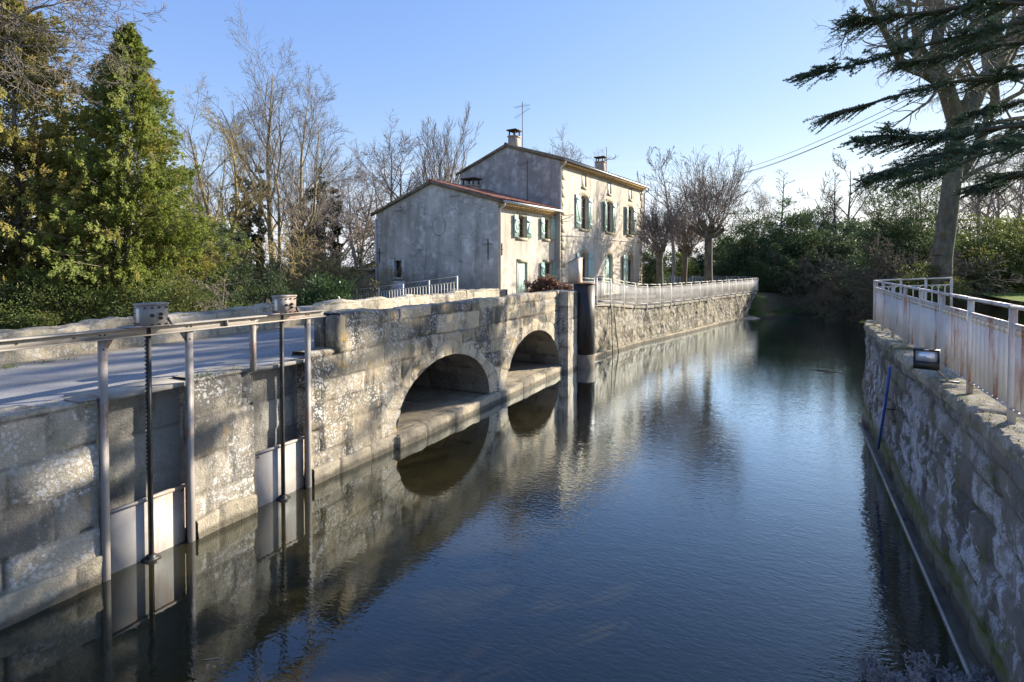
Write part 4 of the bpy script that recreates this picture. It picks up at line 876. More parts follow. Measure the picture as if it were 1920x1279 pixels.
for i, h in enumerate(dn):
    surround(tall, 0, h, .13, False)
    if i == 1:
        mb = MB()
        for q in range(8): mb.box((-.17, h[0]+q*.125+.002, h[2]), (-.13, h[0]+(q+1)*.125-.002, h[3]-.02))
        d = mb.build('door', GREEN_D, tall, local=True); MB().box((-.128, h[0]+.08, 1.15), (-.09, h[0]+.12, 1.28)).build('handle', IRON, d, local=True)
    else: window(tall, 0, h)
shutter(tall, 0, dn[0][0]-.02, -1, dn[0][2], dn[0][3], .5, 5, .12); shutter(tall, 0, dn[0][1]+.02, 1, dn[0][2], dn[0][3], .5, 6, .12)
shutter(tall, 0, dn[2][0]-.02, -1, dn[2][2], dn[2][3]-.02, .95, 6, .0)
for h in atn:
    surround(tall, 0, h, .1); MB().box((-.05, h[0], h[2]), (-.03, h[1], h[3])).build('attic_shutter', CURT, tall, local=True)
chimney(tall, -3.4, .75, RZ-.3, LZ(11.15), .46, .6, .34); chimney(tall, -2.1, 9.7, RZ-.6, LZ(10.95), .6, .5, .32)
def antenna(par, x, y, z0, z1, els, nm='antenna', L_=.55):
    mb = MB().tube([(x, y, z0), (x, y, z1)], .02, 6)
    for (z, tilt) in els:
        mb.tube([(x-.45, y-.1, z-tilt), (x+.45, y+.1, z+tilt)], .009, 4)
        for q in np.linspace(-.42, .42, 8): mb.tube([(x+q-.06, y+L_/2, z+tilt*q/.45), (x+q-.06, y-L_/2, z+tilt*q/.45)], .005, 4)
    return mb.build(nm, IRON, par, local=True)
antenna(tall, -2.98, .95, RZ-.1, LZ(13.1), ((LZ(12.85), .03), (LZ(12.45), .25)))
antenna(tall, -1.75, 9.9, RZ-.4, LZ(11.95), ())
MB().tube([(.05, y, z) for y, z in ((.1, 3.42), (2.8, 3.5), (6, 3.46), (9, 3.47), (12.2, 3.45))], .014, 5).build('cable', ZINC, tall, local=True)
MB().tube([(.05, y, z) for y, z in ((4.6, 6.9), (4.6, 3.5))], .014, 5).build('cable', BK_D, tall, local=True)
MB().tube([(.02, 1.2, 4.52), (.45, .6, 4.56)], .018, 5).tube([(.02, .05, 4.45), (.45, .6, 4.56), (.3, 1.6, 4.5)], .012, 5).build('cable_bracket', IRON, tall, local=True)
MB().box((0, 4.75, .0), (.22, 5.15, 1.15)).box((0, 4.73, 1.15), (.25, 5.17, 1.19)).build('meter_box', CONC, tall, local=True)
for q_ in (2.86, 10.1): MB().cyl((.1, q_), .09, 2.86, 3.0, 12, .04).build('wall_lamp', CURT, tall, local=True)
# slender climbing bush at the far corner
wing = empty('house_wing', (HO[0], HO[1], Z0), HRZ, label='lower house wing with mottled grey gable, red tiled roof and green shutters', cat='house')
XO = -.35; YG = -5.25; XL = XO-7.95; XRW = XO-4.05
ew, rwz, el = LZ(6.62), LZ(7.80), LZ(6.5)
uw = [(-3.62, -2.86, LZ(5.08), LZ(6.12), 0), (-1.12, -.4, LZ(5.12), LZ(6.15), 0)]
dw = [(-3.6, -2.78, .12, LZ(3.88), 0), (-1.1, -.22, LZ(2.9), LZ(3.88), 0)]
mb = MB(); holewall(mb, XO, (YG, 0), uw+dw, -.3, lambda y: ew)
mb.build('facade', PL_TAN, wing, local=True); mk('side_wall', [(XL, YG, 0), (XL, 2, 0), (XL, 2, el), (XL, YG, el)], [[0, 1, 2, 3]], PL_GREY, wing, local=True)
# gable wall with its small window (built as columns along x)
gh = (XO-6.62, XO-6.1, LZ(3.12), LZ(3.98))
def gz(x): return (ew+(rwz-ew)*(XO-x)/(XO-XRW)) if x > XRW else (rwz+(el-rwz)*(XRW-x)/(XRW-XL))
mb = MB(); cuts = [XL, gh[0], gh[1], XRW, XO]
for a, b in zip(cuts[:-1], cuts[1:]):
    if a == gh[0]:
        mb.add([(a, YG, -.6), (b, YG, -.6), (b, YG, gh[2]), (a, YG, gh[2])], [[0, 1, 2, 3]]); mb.add([(a, YG, gh[3]), (b, YG, gh[3]), (b, YG, gz(b)), (a, YG, gz(a))], [[0, 1, 2, 3]])
        for q in (a, b): mb.add([(q, YG, gh[2]), (q, YG, gh[3]), (q, YG+.25, gh[3]), (q, YG+.25, gh[2])], [[0, 1, 2, 3]])
        mb.add([(a, YG, gh[3]), (b, YG, gh[3]), (b, YG+.25, gh[3]), (a, YG+.25, gh[3])], [[0, 1, 2, 3]])
    else: mb.add([(a, YG, -.6), (b, YG, -.6), (b, YG, gz(b)), (a, YG, gz(a))], [[0, 1, 2, 3]])
mk('back_wall', [(XL, 2, 0), (XO-.3, 2, 0), (XRW, 2, rwz), (XL, 2, el)], [[0, 1, 2, 3]], PL_GREY, wing, local=True)
mb.build('gable_wall', PL_GREY, wing, local=True)
mb = MB(); a, b, c, d = gh
mb.box((a-.2, YG-.012, c-.02), (a, YG+.02, d+.12)); mb.box((b, YG-.012, c-.02), (b+.2, YG+.02, d+.12)); mb.box((a, YG-.012, d), (b, YG+.02, d+.12)); mb.box((a-.1, YG-.05, c-.1), (b+.1, YG+.02, c-.02))
mb.box((a-.25, YG-.012, -.3), (b+.25, YG+.01, c-.2)); mb.box((a-.26, YG-.03, d+.13), (b+.26, YG+.01, d+.18))
f = mb.build('window_surround', mat_plain('lime washed surround', (.55, .55, .53), .9, 0, .2, 6), wing, local=True); mk('pane', [(a, YG+.2, c), (b, YG+.2, c), (b, YG+.2, d), (a, YG+.2, d)], [[0, 1, 2, 3]], GLASS, f, local=True)
mb = MB()
for q in (.25, .5, .75): mb.box((a+(b-a)*q-.01, YG+.05, c), (a+(b-a)*q+.01, YG+.07, d))
mb.build('window_bar', IRON, f, local=True)
# ring scar, wall ties
mb = MB(); cr, zc = XO-3.54, LZ(5.66); an = np.linspace(0, 2*math.pi, 29)
mb.tube([(cr+.42*math.cos(t)*(1+.05*math.sin(3*t)), YG+.004, zc+.46*math.sin(t)) for t in an], .03, 5); mb.build('round_scar', PL_GREY2, wing, local=True)
for (x, z, l) in ((XO-.56, LZ(4.72), .75), (XO-7.7, LZ(4.4), .5)):
    MB().box((x-.012, YG-.04, z-l), (x+.012, YG-.005, z+.25)).box((x-.3, YG-.03, z-.012), (x+.3, YG-.006, z+.012)).build('wall_tie', IRON, wing, local=True)
for (x, z) in ((XO-6.3, LZ(6.55)), (XO-2.5, LZ(7.05))): MB().box((x-.3, YG-.035, z), (x+.3, YG+.01, z+.035)).build('vent_ledge', PL_GREY2, wing, local=True)
MB().box((XO-.012, -4.98, LZ(4.2)), (XO+.03, -4.95, LZ(4.75))).box((XO-.012, -5.08, LZ(4.46)), (XO+.028, -4.85, LZ(4.48))).build('wall_tie', IRON, wing, local=True)
tiles(wing, YG-.12, -.02, XRW, rwz+.08, XO+.38, ew+.03, TILE); tiles(wing, YG-.12, 2.1, XRW, rwz+.08, XL-.3, el-.05, TILE_O)
mb = MB(); y = YG-.12
mb.prism([(XRW, y, rwz-.02), (XO+.36, y, ew-.1), (XO+.36, y, ew+.03), (XRW, y, rwz+.13)], (0, .11, 0)); mb.prism([(XRW, y, rwz-.02), (XRW, y, rwz+.13), (XL-.3, y, el+.02), (XL-.3, y, el-.13)], (0, .11, 0)); mb.build('verge', TILE_O, wing, local=True)
MB().tube([(XRW, YG-.14, rwz+.14), (XRW, 0, rwz+.14)], .08, 8).build('ridge_tiles', TILE, wing, local=True)
genoise(wing, XO, YG, 0, ew-.02)
MB().tube([(XO+.42, YG-.12, ew+.0), (XO+.42, .2, ew+.0)], .06, 8).build('gutter', ZINC, wing, local=True)
MB().tube([(XO+.4, YG+.02, ew), (XO+.3, YG+.0, ew-.2), (XO+.06, YG+.04, ew-.32), (XO+.06, YG+.04, -.2)], .05, 8).build('downpipe', ZINC, wing, local=True)
MB().tube([(XL+.04, YG-.06, el-.3), (XL+.04, YG-.06, -.3)], .05, 8).build('downpipe', ZINC, wing, local=True)
for i, h in enumerate(uw):
    surround(wing, XO, h, .12); window(wing, XO, h); shutter(wing, XO, h[0]-.01, -1, h[2], h[3]+.04, .4, 8); shutter(wing, XO, h[1]+.01, 1, h[2], h[3]+.04, .4, (5, 5)[i])
surround(wing, XO, dw[0], .12, False); surround(wing, XO, dw[1], .12); window(wing, XO, dw[1]); h = dw[0]
mb = MB()
for q in range(6): mb.box((XO-.1, h[0]+q*.137+.002, h[2]-.3), (XO-.06, h[0]+(q+1)*.137-.002, h[3]))
d = mb.build('door', GREEN, wing, local=True); MB().box((XO-.06, h[1]-.12, 1.0), (XO-.02, h[1]-.08, 1.12)).build('handle', IRON, d, local=True)
shutter(wing, XO, dw[1][0]-.01, -1, dw[1][2]+.02, dw[1][3]+.02, .42, 6, mat=GREEN_D); shutter(wing, XO, dw[1][1]+.01, 1, dw[1][2]+.02, dw[1][3]+.02, .42, 6, mat=GREEN_D)
chimney(wing, XRW+.45, -2.6, rwz-.4, LZ(7.98), .8, .6, .36)
antenna(wing, XRW+2.9, -.9, LZ(6.9), LZ(9.35), ((LZ(9.2), .12),))
# outbuilding to the left of the gable
hut = empty('outbuilding', (HO[0], HO[1], Z0), HRZ, label='small low outbuilding with mossy tiled roof left of the grey gable', cat='outbuilding')
hx0, hx1, hy0 = XL-2.6, XL-.05, YG+.7
mb = MB(); mb.box((hx0, hy0, -.6), (hx1, hy0+4, LZ(3.42))); mb.prism([(hx0, hy0, LZ(3.42)), (hx1, hy0, LZ(3.42)), (hx1, hy0+4, LZ(4.6)), (hx0, hy0+4, LZ(4.0))][:0] or [(hx0, hy0+.01, LZ(3.4)), (hx1, hy0+.01, LZ(3.4)), (hx1, hy0+.01, LZ(3.5))], (0, 3.9, 0)); mb.build('wall', PL_GREY, hut, local=True)
mossy = mat_plain('mossy tiles', (.12, .12, .045), .95, 0, .5, 3, .1, .5)
mk('roof', [(hx0-.3, hy0-.35, LZ(3.42)), (hx1, hy0-.35, LZ(3.62)), (hx1, hy0+2.3, LZ(4.75)), (hx0+.1, hy0+2.3, LZ(4.0)), (hx0-.3, hy0-.35, LZ(3.34)), (hx1, hy0-.35, LZ(3.54)), (hx1, hy0+2.3, LZ(4.67)), (hx0+.1, hy0+2.3, LZ(3.92))], [[0,1,2,3],[4,7,6,5],[0,4,5,1],[1,5,6,2],[2,6,7,3],[3,7,4,0]], mossy, hut, local=True)
MB().tube([(hx0+.9, hy0-.4, LZ(3.5)), (hx1, hy0-.4, LZ(3.56))], .05, 6).build('gutter', ZINC, hut, local=True)
MB().prism([(hx0+.8, hy0+2.3, LZ(4.05)), (hx1, hy0+2.3, LZ(4.75)), (hx1, hy0+2.3, LZ(5.0)), (hx0+.7, hy0+2.3, LZ(4.2))], (0, .3, 0)).build('roof_verge', TILE_O, hut, local=True)
MB().box((hx1-1.3, hy0-.06, LZ(3.0)), (hx1-.3, hy0, LZ(3.05))).build('lintel', TRIM, hut, local=True)

# ================================================================ TREES
def unit(v): return v/(np.linalg.norm(v)+1e-9)
class Tree:
    def __init__(s, seed): s.r = random.Random(seed); s.S = [[], []]; s.tips = []
    def perp(s, d, ang):
        r = s.r; a = np.array([r.gauss(0, 1), r.gauss(0, 1), r.gauss(0, 1)]); a = a-d*(a@d); a = unit(a); return unit(d*math.cos(ang)+a*math.sin(ang))
    def grow(s, p, d, L_, r0, lv, cfg, r1f=.35):
        r = s.r; c = cfg[min(lv, len(cfg)-1)]; n = c.get('n', 5); P = [p]; step = L_/n; rad = [r0]; dd = d
        for i in range(n):
            dd = unit(dd+np.array([r.gauss(0, 1), r.gauss(0, 1), r.gauss(0, 1)])*c.get('wob', .12)+np.array([0, 0, c.get('up', .05)])); p = p+dd*step; P.append(p); rad.append(r0*(1-(1-r1f)*(i+1)/n))
        s.path(P, rad, lv, cfg)
    def path(s, P, rad, lv, cfg, bin_=None):
        r = s.r; c = cfg[min(lv, len(cfg)-1)]; b = (0 if lv == 0 else 1) if bin_ is None else bin_
        for i in range(len(P)-1): s.S[b].append((*P[i], *P[i+1], rad[i], rad[i+1]))
        s.tips.append(P[-1])
        if lv+1 >= len(cfg): return
        k = c.get('kids', 6); n = len(P)-1; Lt = sum(np.linalg.norm(P[i+1]-P[i]) for i in range(n)); nx = cfg[lv+1]
        for j in range(k):
            f = c.get('from', .25)+(1-c.get('from', .25))*(j+r.random())/k; q = f*n; i = min(int(q), n-1); t = q-i
            pp = P[i]*(1-t)+P[i+1]*t; d = unit(P[i+1]-P[i]); rr = rad[i]*(1-t)+rad[i+1]*t
            L2 = Lt*c.get('ratio', .5)*(1.15-.6*f)*r.uniform(.7, 1.2) if 'len' not in nx else nx['len']*r.uniform(.6, 1.2)*(1.1-.3*f)
            s.grow(pp, s.perp(d, R_(r.gauss(c.get('ang', 42), 8))), L2, max(rr*.55, c.get('rmin', .005)), lv+1, cfg)
def tree_obj(name, T, matT, matC, pos, label, cat, group=None, k0=7, k1=3, minr=.0, kind=None):
    o = empty(name, tuple(pos), label=label, cat=cat, group=group, kind=kind)
    S0 = np.array(T.S[0]); V, F = segs_mesh(S0, k0); mk('trunk', V, F, matT, o, smooth=True)
    if T.S[1]:
        S1 = np.array(T.S[1]); S1[:, 6:] = np.maximum(S1[:, 6:], minr); big = S1[:, 6] > .04
        Vs, Fs, n = [], [], 0
        for m_, k in ((big, 6), (~big, k1)):
            if m_.any(): V, F = segs_mesh(S1[m_], k); Vs.append(V); Fs.append(F+n); n += len(V)
        mk('crown', np.concatenate(Vs), np.concatenate(Fs), matC, o, smooth=True)
    return o
def dup(o, loc, rz=0., s=1., label=None, name=None):
    c = o.copy(); COL.objects.link(c); c.location = loc; c.rotation_euler = (0, 0, rz); c.scale = (s, s, s) if np.isscalar(s) else s
    if label: c['label'] = label
    for ch in o.children:
        k = ch.copy(); COL.objects.link(k); k.parent = c
        for g in ch.children: q = g.copy(); COL.objects.link(q); q.parent = k
    return c
def gpos(px, d, z=1.6): p = at(px, 500, d); return np.array([p[0], p[1], z])

def conifer(name, pos, Hh, Rb, n, nl, mat, label, seed, prof=None, droop=.35, leaf=(.13, .045), lean=None, cat='conifer', group=None, base=.03, dens_inner=.25, bark=BK_G):
    r = np.random.RandomState(seed); prof = prof or (lambda t: (1-t)**.8)
    o = empty(name, tuple(pos), label=label, cat=cat, group=group); pos = np.array(pos, float)
    mb = MB(); P = [pos+np.array([.12*math.sin(i*1.3), .1*math.cos(i*1.7), Hh*i/8.]) for i in range(9)]; P[0] = pos; mb.tube(P, [max(.015, Hh*.016*(1-i/8.1)) for i in range(9)], 8); mb.build('trunk', bark, o, smooth=True)
    t = base+(1-base)*(1-np.sqrt(1-r.rand(n)*.998)); t[: n//8] = r.uniform(.72, .985, n//8); az = r.rand(n)*2*math.pi
    lob = 1+.22*np.sin(az*3+t*9+seed)+.16*np.sin(az*7-t*23)
    Ln = np.array([prof(q) for q in t])*Rb*lob*r.uniform(.6, 1.1, n); el = R_(28)-droop*(1-t)+r.normal(0, .12, n)
    d = np.stack([np.cos(az)*np.cos(el), np.sin(az)*np.cos(el), np.sin(el)], 1); b0 = pos+np.stack([0*t, 0*t, t*Hh], 1)
    segs = []; C = []; D = []; Tn = []; Nn = []
    for i in range(n):
        segs.append((*b0[i], *(b0[i]+d[i]*Ln[i]*.92), .012+.02*(1-t[i]), .005))
    ns = nl//n
    m_ = ns*n; idx = np.repeat(np.arange(n), ns); u = r.uniform(dens_inner, 1.0, m_)**.75
    # sprays gather into fans: quantise positions along each branch
    fan = np.floor(u*7)/7+.07; fo = hsh(idx, (fan*50).astype(int), 5)-.5; fo2 = hsh(idx, (fan*50).astype(int), 9)-.5
    side = np.stack([-np.sin(az[idx]), np.cos(az[idx]), 0*u], 1)
    wd = (.03+.2*Ln[idx])*(1.15-fan)
    ctr = b0[idx]+d[idx]*(Ln[idx]*fan)[:, None]+side*(fo*2*wd)[:, None]+np.array([0, 0, 1.])*(fo2*.25-.05-.12*u)[:, None]
    fd = unit2(d[idx]+side*(fo*1.6)[:, None]+np.array([0, 0, -.25])+np.stack([0*u, 0*u, .5*fo2], 1))
    q = r.rand(m_); lat = r.normal(0, 1, m_)*(.09*(1-q)+.03)*np.minimum(1, .5+.5*Ln[idx]); sz = .34*np.minimum(1, .45+.5*Ln[idx])*(.6+.6*hsh(idx, (fan*50).astype(int), 12))
    nv = unit2(np.cross(fd, np.array([0, 0, 1.]))+r.normal(0, .3, (m_, 3))*1.)
    sv = unit2(np.cross(fd, nv))
    Cn = ctr+fd*(q*sz)[:, None]+sv*lat[:, None]+r.normal(0, .02, (m_, 3)); Dr = unit2(fd+sv*(np.sign(lat)*.6)[:, None]+r.normal(0, .25, (m_, 3))+np.array([0, 0, -.15]))
    tone = np.clip(hsh(idx, (fan*50).astype(int), 3)*.65+.35*r.rand(m_), 0, 1)
    V, F, T = leaf_mesh(Cn, Dr, leaf[0]*r.uniform(.6, 1.3, m_), leaf[1]*r.uniform(.7, 1.4, m_), tone, seed, nv)
    Vs, Fs = segs_mesh(segs, 3); mk('limbs', Vs, Fs, bark, o)
    mk('foliage', V, F, mat, o, {'tone': T}); return o
def unit2(v): return v/(np.linalg.norm(v, axis=1)[:, None]+1e-9)
def bush(name, pos, rad, nclump, nleaf, mat, label, seed, cat='bush', leaf=(.1, .05), clump=.35, group=None, stems=8, bark=BK_D, trunk=None, lean=0, up=0., shell=.55):
    """leaf clumps spread through an uneven ellipsoid above pos; rad=(rx,ry,rz)"""
    r = np.random.RandomState(seed); pos = np.array(pos, float); rad = np.array(rad, float)
    o = empty(name, tuple(pos), label=label, cat=cat, group=group)
    v = unit2(r.normal(size=(nclump, 3))); v[:, 2] = np.abs(v[:, 2])*1.0-.15*(r.rand(nclump)); q = (shell+(1-shell)*r.rand(nclump))*(1+.28*np.array([math.sin(a*3+seed)*math.cos(b*4+seed*2) for a, b in zip(np.arctan2(v[:, 1], v[:, 0]), v[:, 2]*3)]))
    th = trunk or 0; C = pos+np.array([0, 0, th])+v*q[:, None]*rad*np.array([1, 1, 1])+np.array([0, 0, .05])
    C[:, 2] = np.maximum(C[:, 2], pos[2]+.05)
    per = nleaf//nclump; idx = np.repeat(np.arange(nclump), per); m_ = len(idx); cs = clump*(.6+.8*r.rand(nclump))
    off = r.normal(size=(m_, 3))*(cs[idx]*np.array([[1], [1], [.62]])).T*.5
    Cn = C[idx]+off; D = unit2(v[idx]*.7+off/clump+r.normal(0, .6, (m_, 3))+np.array([0, 0, up]))
    tone = np.clip(.55*r.rand(nclump)[idx]+.45*r.rand(m_), 0, 1)
    V, F, T = leaf_mesh(Cn, D, leaf[0]*r.uniform(.6, 1.4, m_), leaf[1]*r.uniform(.6, 1.4, m_), tone, seed+1)
    segs = []
    for i in range(0, nclump, max(1, nclump//(stems*6))):
        a = pos+np.array([r.normal()*.1, r.normal()*.1, th*.5]); b = C[i]; mid = (a+b)/2+r.normal(size=3)*.12*rad.mean()*.4+np.array([0, 0, .1])
        segs += [(*a, *mid, .03, .02), (*mid, *b, .02, .006)]
    if trunk: segs.append((*pos, *(pos+[0, 0, trunk]), .05*trunk**.5+.08, .06))
    Vs, Fs = segs_mesh(segs, 5); mk('trunk' if trunk else 'stems', Vs, Fs, bark, o)
    mk('foliage', V, F, mat, o, {'tone': T}); return o

# --- left of the road
PL = gpos(245, 20, 1.2)
conifer('thuja_tree', PL, 11.2, 3.9, 900, 180000, LF_TH, 'tall pointed green conifer, the clearest cone left of the bare trees', 3, prof=lambda t: (1-t)**.92*(.6+.4*min(1, t*6)), group='conifers behind the far parapet', leaf=(.12, .042), dens_inner=.15)
conifer('thuja_tree', gpos(35, 19, 1.2), 11.6, 4.0, 900, 190000, LF_TH2, 'browning conifer at the left edge of the photo behind overhanging bare twigs', 5, prof=lambda t: (1-t)**.55, group='conifers behind the far parapet', leaf=(.12, .042), dens_inner=.12)
conifer('thuja_tree', gpos(138, 24, 1.2), 10.3, 1.9, 150, 9000, LF_TH2, 'thin sparse conifer top between the browning conifer and the green cone', 8, prof=lambda t: (1-t)**.6*.8+.1, group='conifers behind the far parapet', dens_inner=.45)
conifer('thuja_tree', gpos(395, 22, 1.2), 4.3, 2.4, 150, 16000, LF_DK, 'low dark conifer bush at the right foot of the green cone', 9, prof=lambda t: (1-t)**.45, group='conifers behind the far parapet')
bush('dark_shrub', gpos(120, 17.5, .9), (2.6, 2.2, 2.8), 120, 34000, LF_SH, 'dense green shrub mass at the foot of the two tall conifers', 12, leaf=(.085, .032), clump=.5, group='shrubs behind the far parapet')
bush('dark_shrub', gpos(330, 18, .9), (2.4, 2.0, 2.7), 120, 34000, LF_SH, 'bright tipped green shrub just behind the nearer gearbox', 13, leaf=(.085, .032), clump=.5, group='shrubs behind the far parapet')
bush('dark_shrub', gpos(-60, 17, .9), (2.8, 2.2, 3.6), 90, 14000, LF_DK, 'dark shrub filling the shade at the far left edge', 14, leaf=(.12, .05), clump=.5, group='shrubs behind the far parapet')
bush('laurel_bush', gpos(605, 20, .9), (1.55, 1.5, 2.6), 110, 14000, LF_LA, 'rounded glossy laurel bush beside the sloping white railing', 15, leaf=(.14, .055), clump=.42, up=.3)
bush('dark_shrub', gpos(480, 21, .9), (1.9, 1.8, 2.65), 90, 13000, LF_DK, 'dull dark evergreen shrub left of the glossy laurel bush', 16, leaf=(.09, .035), clump=.45, group='shrubs behind the far parapet')
bush('olive_bush', gpos(600, 26, 1.2), (2.5, 2, 3.6), 90, 9000, LF_OL, 'yellow olive bush behind the laurel in front of the cypresses', 17, leaf=(.13, .035), clump=.6, group='olive yellow bushes under the bare trees')
bush('olive_bush', gpos(470, 29, 1.2), (1.8, 1.8, 4.2), 70, 8000, LF_OL, 'yellow olive bush behind the leaning bare tree', 18, leaf=(.13, .035), clump=.6, group='olive yellow bushes under the bare trees')

CF_A = [dict(n=7, wob=.05, up=.03, kids=12, ang=36, **{'from': .3}, ratio=.4), dict(n=6, wob=.08, up=.06, kids=10, ang=36, **{'from': .15}, ratio=.5), dict(n=4, wob=.12, up=.07, kids=8, ang=34, **{'from': .1}, ratio=.52), dict(n=3, wob=.14, up=.06, kids=2, ang=32, ratio=.6), dict(n=2, wob=.15, up=.05)]
T = Tree(27); b = gpos(515, 30, 1.4)
T.path([b+np.array(q) for q in ((0, 0, 0), (-.1, 0, 2), (-.3, 0, 4), (-.5, .1, 6.3), (-.45, 0, 8.5), (-.2, 0, 10.6), (0, 0, 12.6))], [.19, .17, .15, .12, .09, .055, .015], 0, CF_A)
T.path([b+np.array(q) for q in ((.6, .5, .3), (1.2, .5, 2.5), (1.4, .5, 5), (1.6, .4, 8), (2.2, .3, 10.8))], [.13, .115, .09, .06, .015], 0, CF_A)
T.path([b+np.array(q) for q in ((.15, -.1, .5), (.5, -.1, 3), (.6, -.2, 6), (-.1, -.3, 9.5))], [.11, .09, .06, .015], 0, CF_A)
T.path([b+np.array(q) for q in ((.1, -.1, .5), (1.5, -.1, 2.4), (3.1, -.2, 5), (3.6, -.3, 9.5))], [.12, .09, .06, .015], 0, CF_A)
T.path([b+np.array(q) for q in ((-.4, 0, 4.4), (-1.6, .1, 6.6), (-2.6, 0, 8.4), (-3.2, 0, 9.9))], [.08, .055, .035, .012], 0, CF_A)
tree_obj('bare_tree', T, BK_Y, BK_G, b, 'tallest bare tree with several slender trunks left of the house', 'bare tree', 'bare trees left of the house', minr=.0045)
T = Tree(22); b = gpos(432, 26, 1.3)
T.path([b+np.array(q) for q in ((0, 0, 0), (-.45, 0, 2.2), (-.9, 0, 3.6), (-1.7, 0, 5.4), (-2.4, 0, 7.4), (-3.0, 0, 9.2))], [.15, .14, .11, .08, .05, .015], 0, CF_A)
T.path([b+np.array(q) for q in ((-.6, 0, 2.8), (-.1, .1, 3.6), (.5, 0, 5.0), (.4, 0, 7.0), (.0, 0, 8.6))], [.12, .1, .08, .05, .015], 0, CF_A)
T.path([b+np.array(q) for q in ((-.2, .1, .2), (-1.0, .3, 2.0), (-1.3, .4, 3.2), (-2.3, .4, 4.4))], [.12, .09, .06, .02], 0, CF_A)
tree_obj('bare_tree', T, BK_Y, BK_Y, b, 'leaning yellow-barked bare tree right of the green cone', 'bare tree', 'bare trees left of the house', minr=.0045)
# brushy small tree with long arching boughs
CF_B = [dict(n=7, wob=.12, up=-.01, kids=12, ang=48, **{'from': .1}, ratio=.55), dict(n=5, wob=.16, up=.02, kids=7, ang=45, **{'from': .15}, ratio=.5), dict(n=4, wob=.2, up=.02, kids=5, ang=45, ratio=.5), dict(n=3, wob=.2, up=.02, kids=2, ang=40, ratio=.5), dict(n=2, wob=.2)]
def bough(seed, b, n, L_, r0=.07, el=(20, 65)):
    T = Tree(seed)
    for i in range(n):
        a = T.r.uniform(0, 6.28); e = R_(T.r.uniform(*el)); T.grow(np.array(b, float)+np.array([T.r.gauss(0, .2), T.r.gauss(0, .2), 0]), np.array([math.cos(a)*math.cos(e), math.sin(a)*math.cos(e), math.sin(e)]), L_*T.r.uniform(.7, 1.2), r0, 0, CF_B)
    return T
b = gpos(548, 25, 1.2); T = bough(23, b, 6, 4.0); tree_obj('thicket', T, BK_Y, BK_Y, b, 'tangled yellow twigged thicket in front of the tallest bare tree', 'thicket', 'twiggy thickets left of the house', k0=5, minr=.007)
b2 = gpos(655, 33, 1.3); T = bough(24, b2, 6, 5.2); th2 = tree_obj('thicket', T, BK_Y, BK_R, b2, 'tangled brown thicket reaching the left edge of the grey gable', 'thicket', 'twiggy thickets left of the house', k0=5, minr=.010)
dup(th2, tuple(gpos(400, 34)), 2.0, .8, 'brown thicket seen under the leaning bare tree'); dup(th2, tuple(gpos(250, 38)), 4.0, 1.3, 'brown thicket glimpsed behind the green cone')
b = gpos(445, 17.5, 1.0); T = bough(25, b, 5, 2.1, .03, (20, 60)); tree_obj('thicket', T, BK_R, BK_R, b, 'small dry twiggy shrub behind the parapet left of the laurel', 'thicket', 'twiggy thickets left of the house', k0=4, minr=.005)

def far_bare(seed, b, Hh, cfg, n=1, r0=.28, mt=BK_G, mc=BK_R, label='', group='distant bare trees', minr=.013, name='distant_tree', spread=0):
    T = Tree(seed)
    for i in range(n): T.grow(np.array(b, float), unit(np.array([T.r.gauss(0, spread+.03), T.r.gauss(0, spread+.03), 1])), Hh*T.r.uniform(.85, 1), r0, 0, cfg, .1)
    return tree_obj(name, T, mt, mc, b, label, 'bare tree', group, minr=minr, k0=6)
CF_R = [dict(n=7, wob=.07, up=.02, kids=15, ang=48, **{'from': .18}, ratio=.52), dict(n=5, wob=.14, up=.05, kids=9, ang=42, **{'from': .2}, ratio=.5), dict(n=4, wob=.18, up=.04, kids=7, ang=40, ratio=.5), dict(n=3, wob=.2, up=.03)]
CF_P = [dict(n=6, wob=.04, up=.05, kids=16, ang=22, **{'from': .1}, ratio=.55), dict(n=5, wob=.05, up=.14, kids=10, ang=24, **{'from': .1}, ratio=.45), dict(n=4, wob=.08, up=.12, kids=5, ang=25, ratio=.45), dict(n=3, wob=.1, up=.1)]
fa = far_bare(31, gpos(732, 62), 16, CF_R, 2, .3, label='round-headed brown bare tree beyond the grey gable roof', spread=.12, minr=.014)
po = far_bare(32, gpos(815, 62), 16.2, CF_P, 3, .25, label='upright poplar-like bare tree above the wing roof', spread=.09, minr=.014)
dup(fa, tuple(gpos(676, 55)), 2.2, .74, 'smaller brown bare tree just left of the grey gable'); dup(fa, tuple(gpos(640, 70)), 3.9, .9, 'faint bare tree far behind the rightmost cypress')
dup(fa, tuple(gpos(360, 70)), 1.1, .85, 'faint bare tree far behind the leaning bare tree'); dup(fa, tuple(gpos(60, 60)), 5.1, .9, 'bare tree far behind the browning conifer')
dup(fa, tuple(gpos(1048, 75)), .6, 1.1, 'bare tree top showing above the tall house roof'); dup(fa, tuple(gpos(780, 80)), 1.9, .85, 'faint bare tree between the round-headed tree and the poplar')
def cyp(name, px, d, z1, w_, seed, label, n=120, nl=9000):
    b = gpos(px, d, 1.5); return conifer(name, b, z1-1.5, w_, n, nl, LF_CY, label, seed, prof=lambda t: (1-t)**.35*(.6+.4*min(1, t*5)) if t < .999 else .02, droop=-.9, leaf=(.3, .13), cat='cypress', group='dark cypresses behind the bare trees', dens_inner=.1, bark=BK_D)
c1 = cyp('cypress', 457, 58, 13.0, 2.3, 41, 'broad dark cypress, leftmost of the cypress row', 150, 12000)
c2 = cyp('cypress', 487, 60, 14.6, 1.3, 42, 'narrow pointed cypress, second from the left in its row')
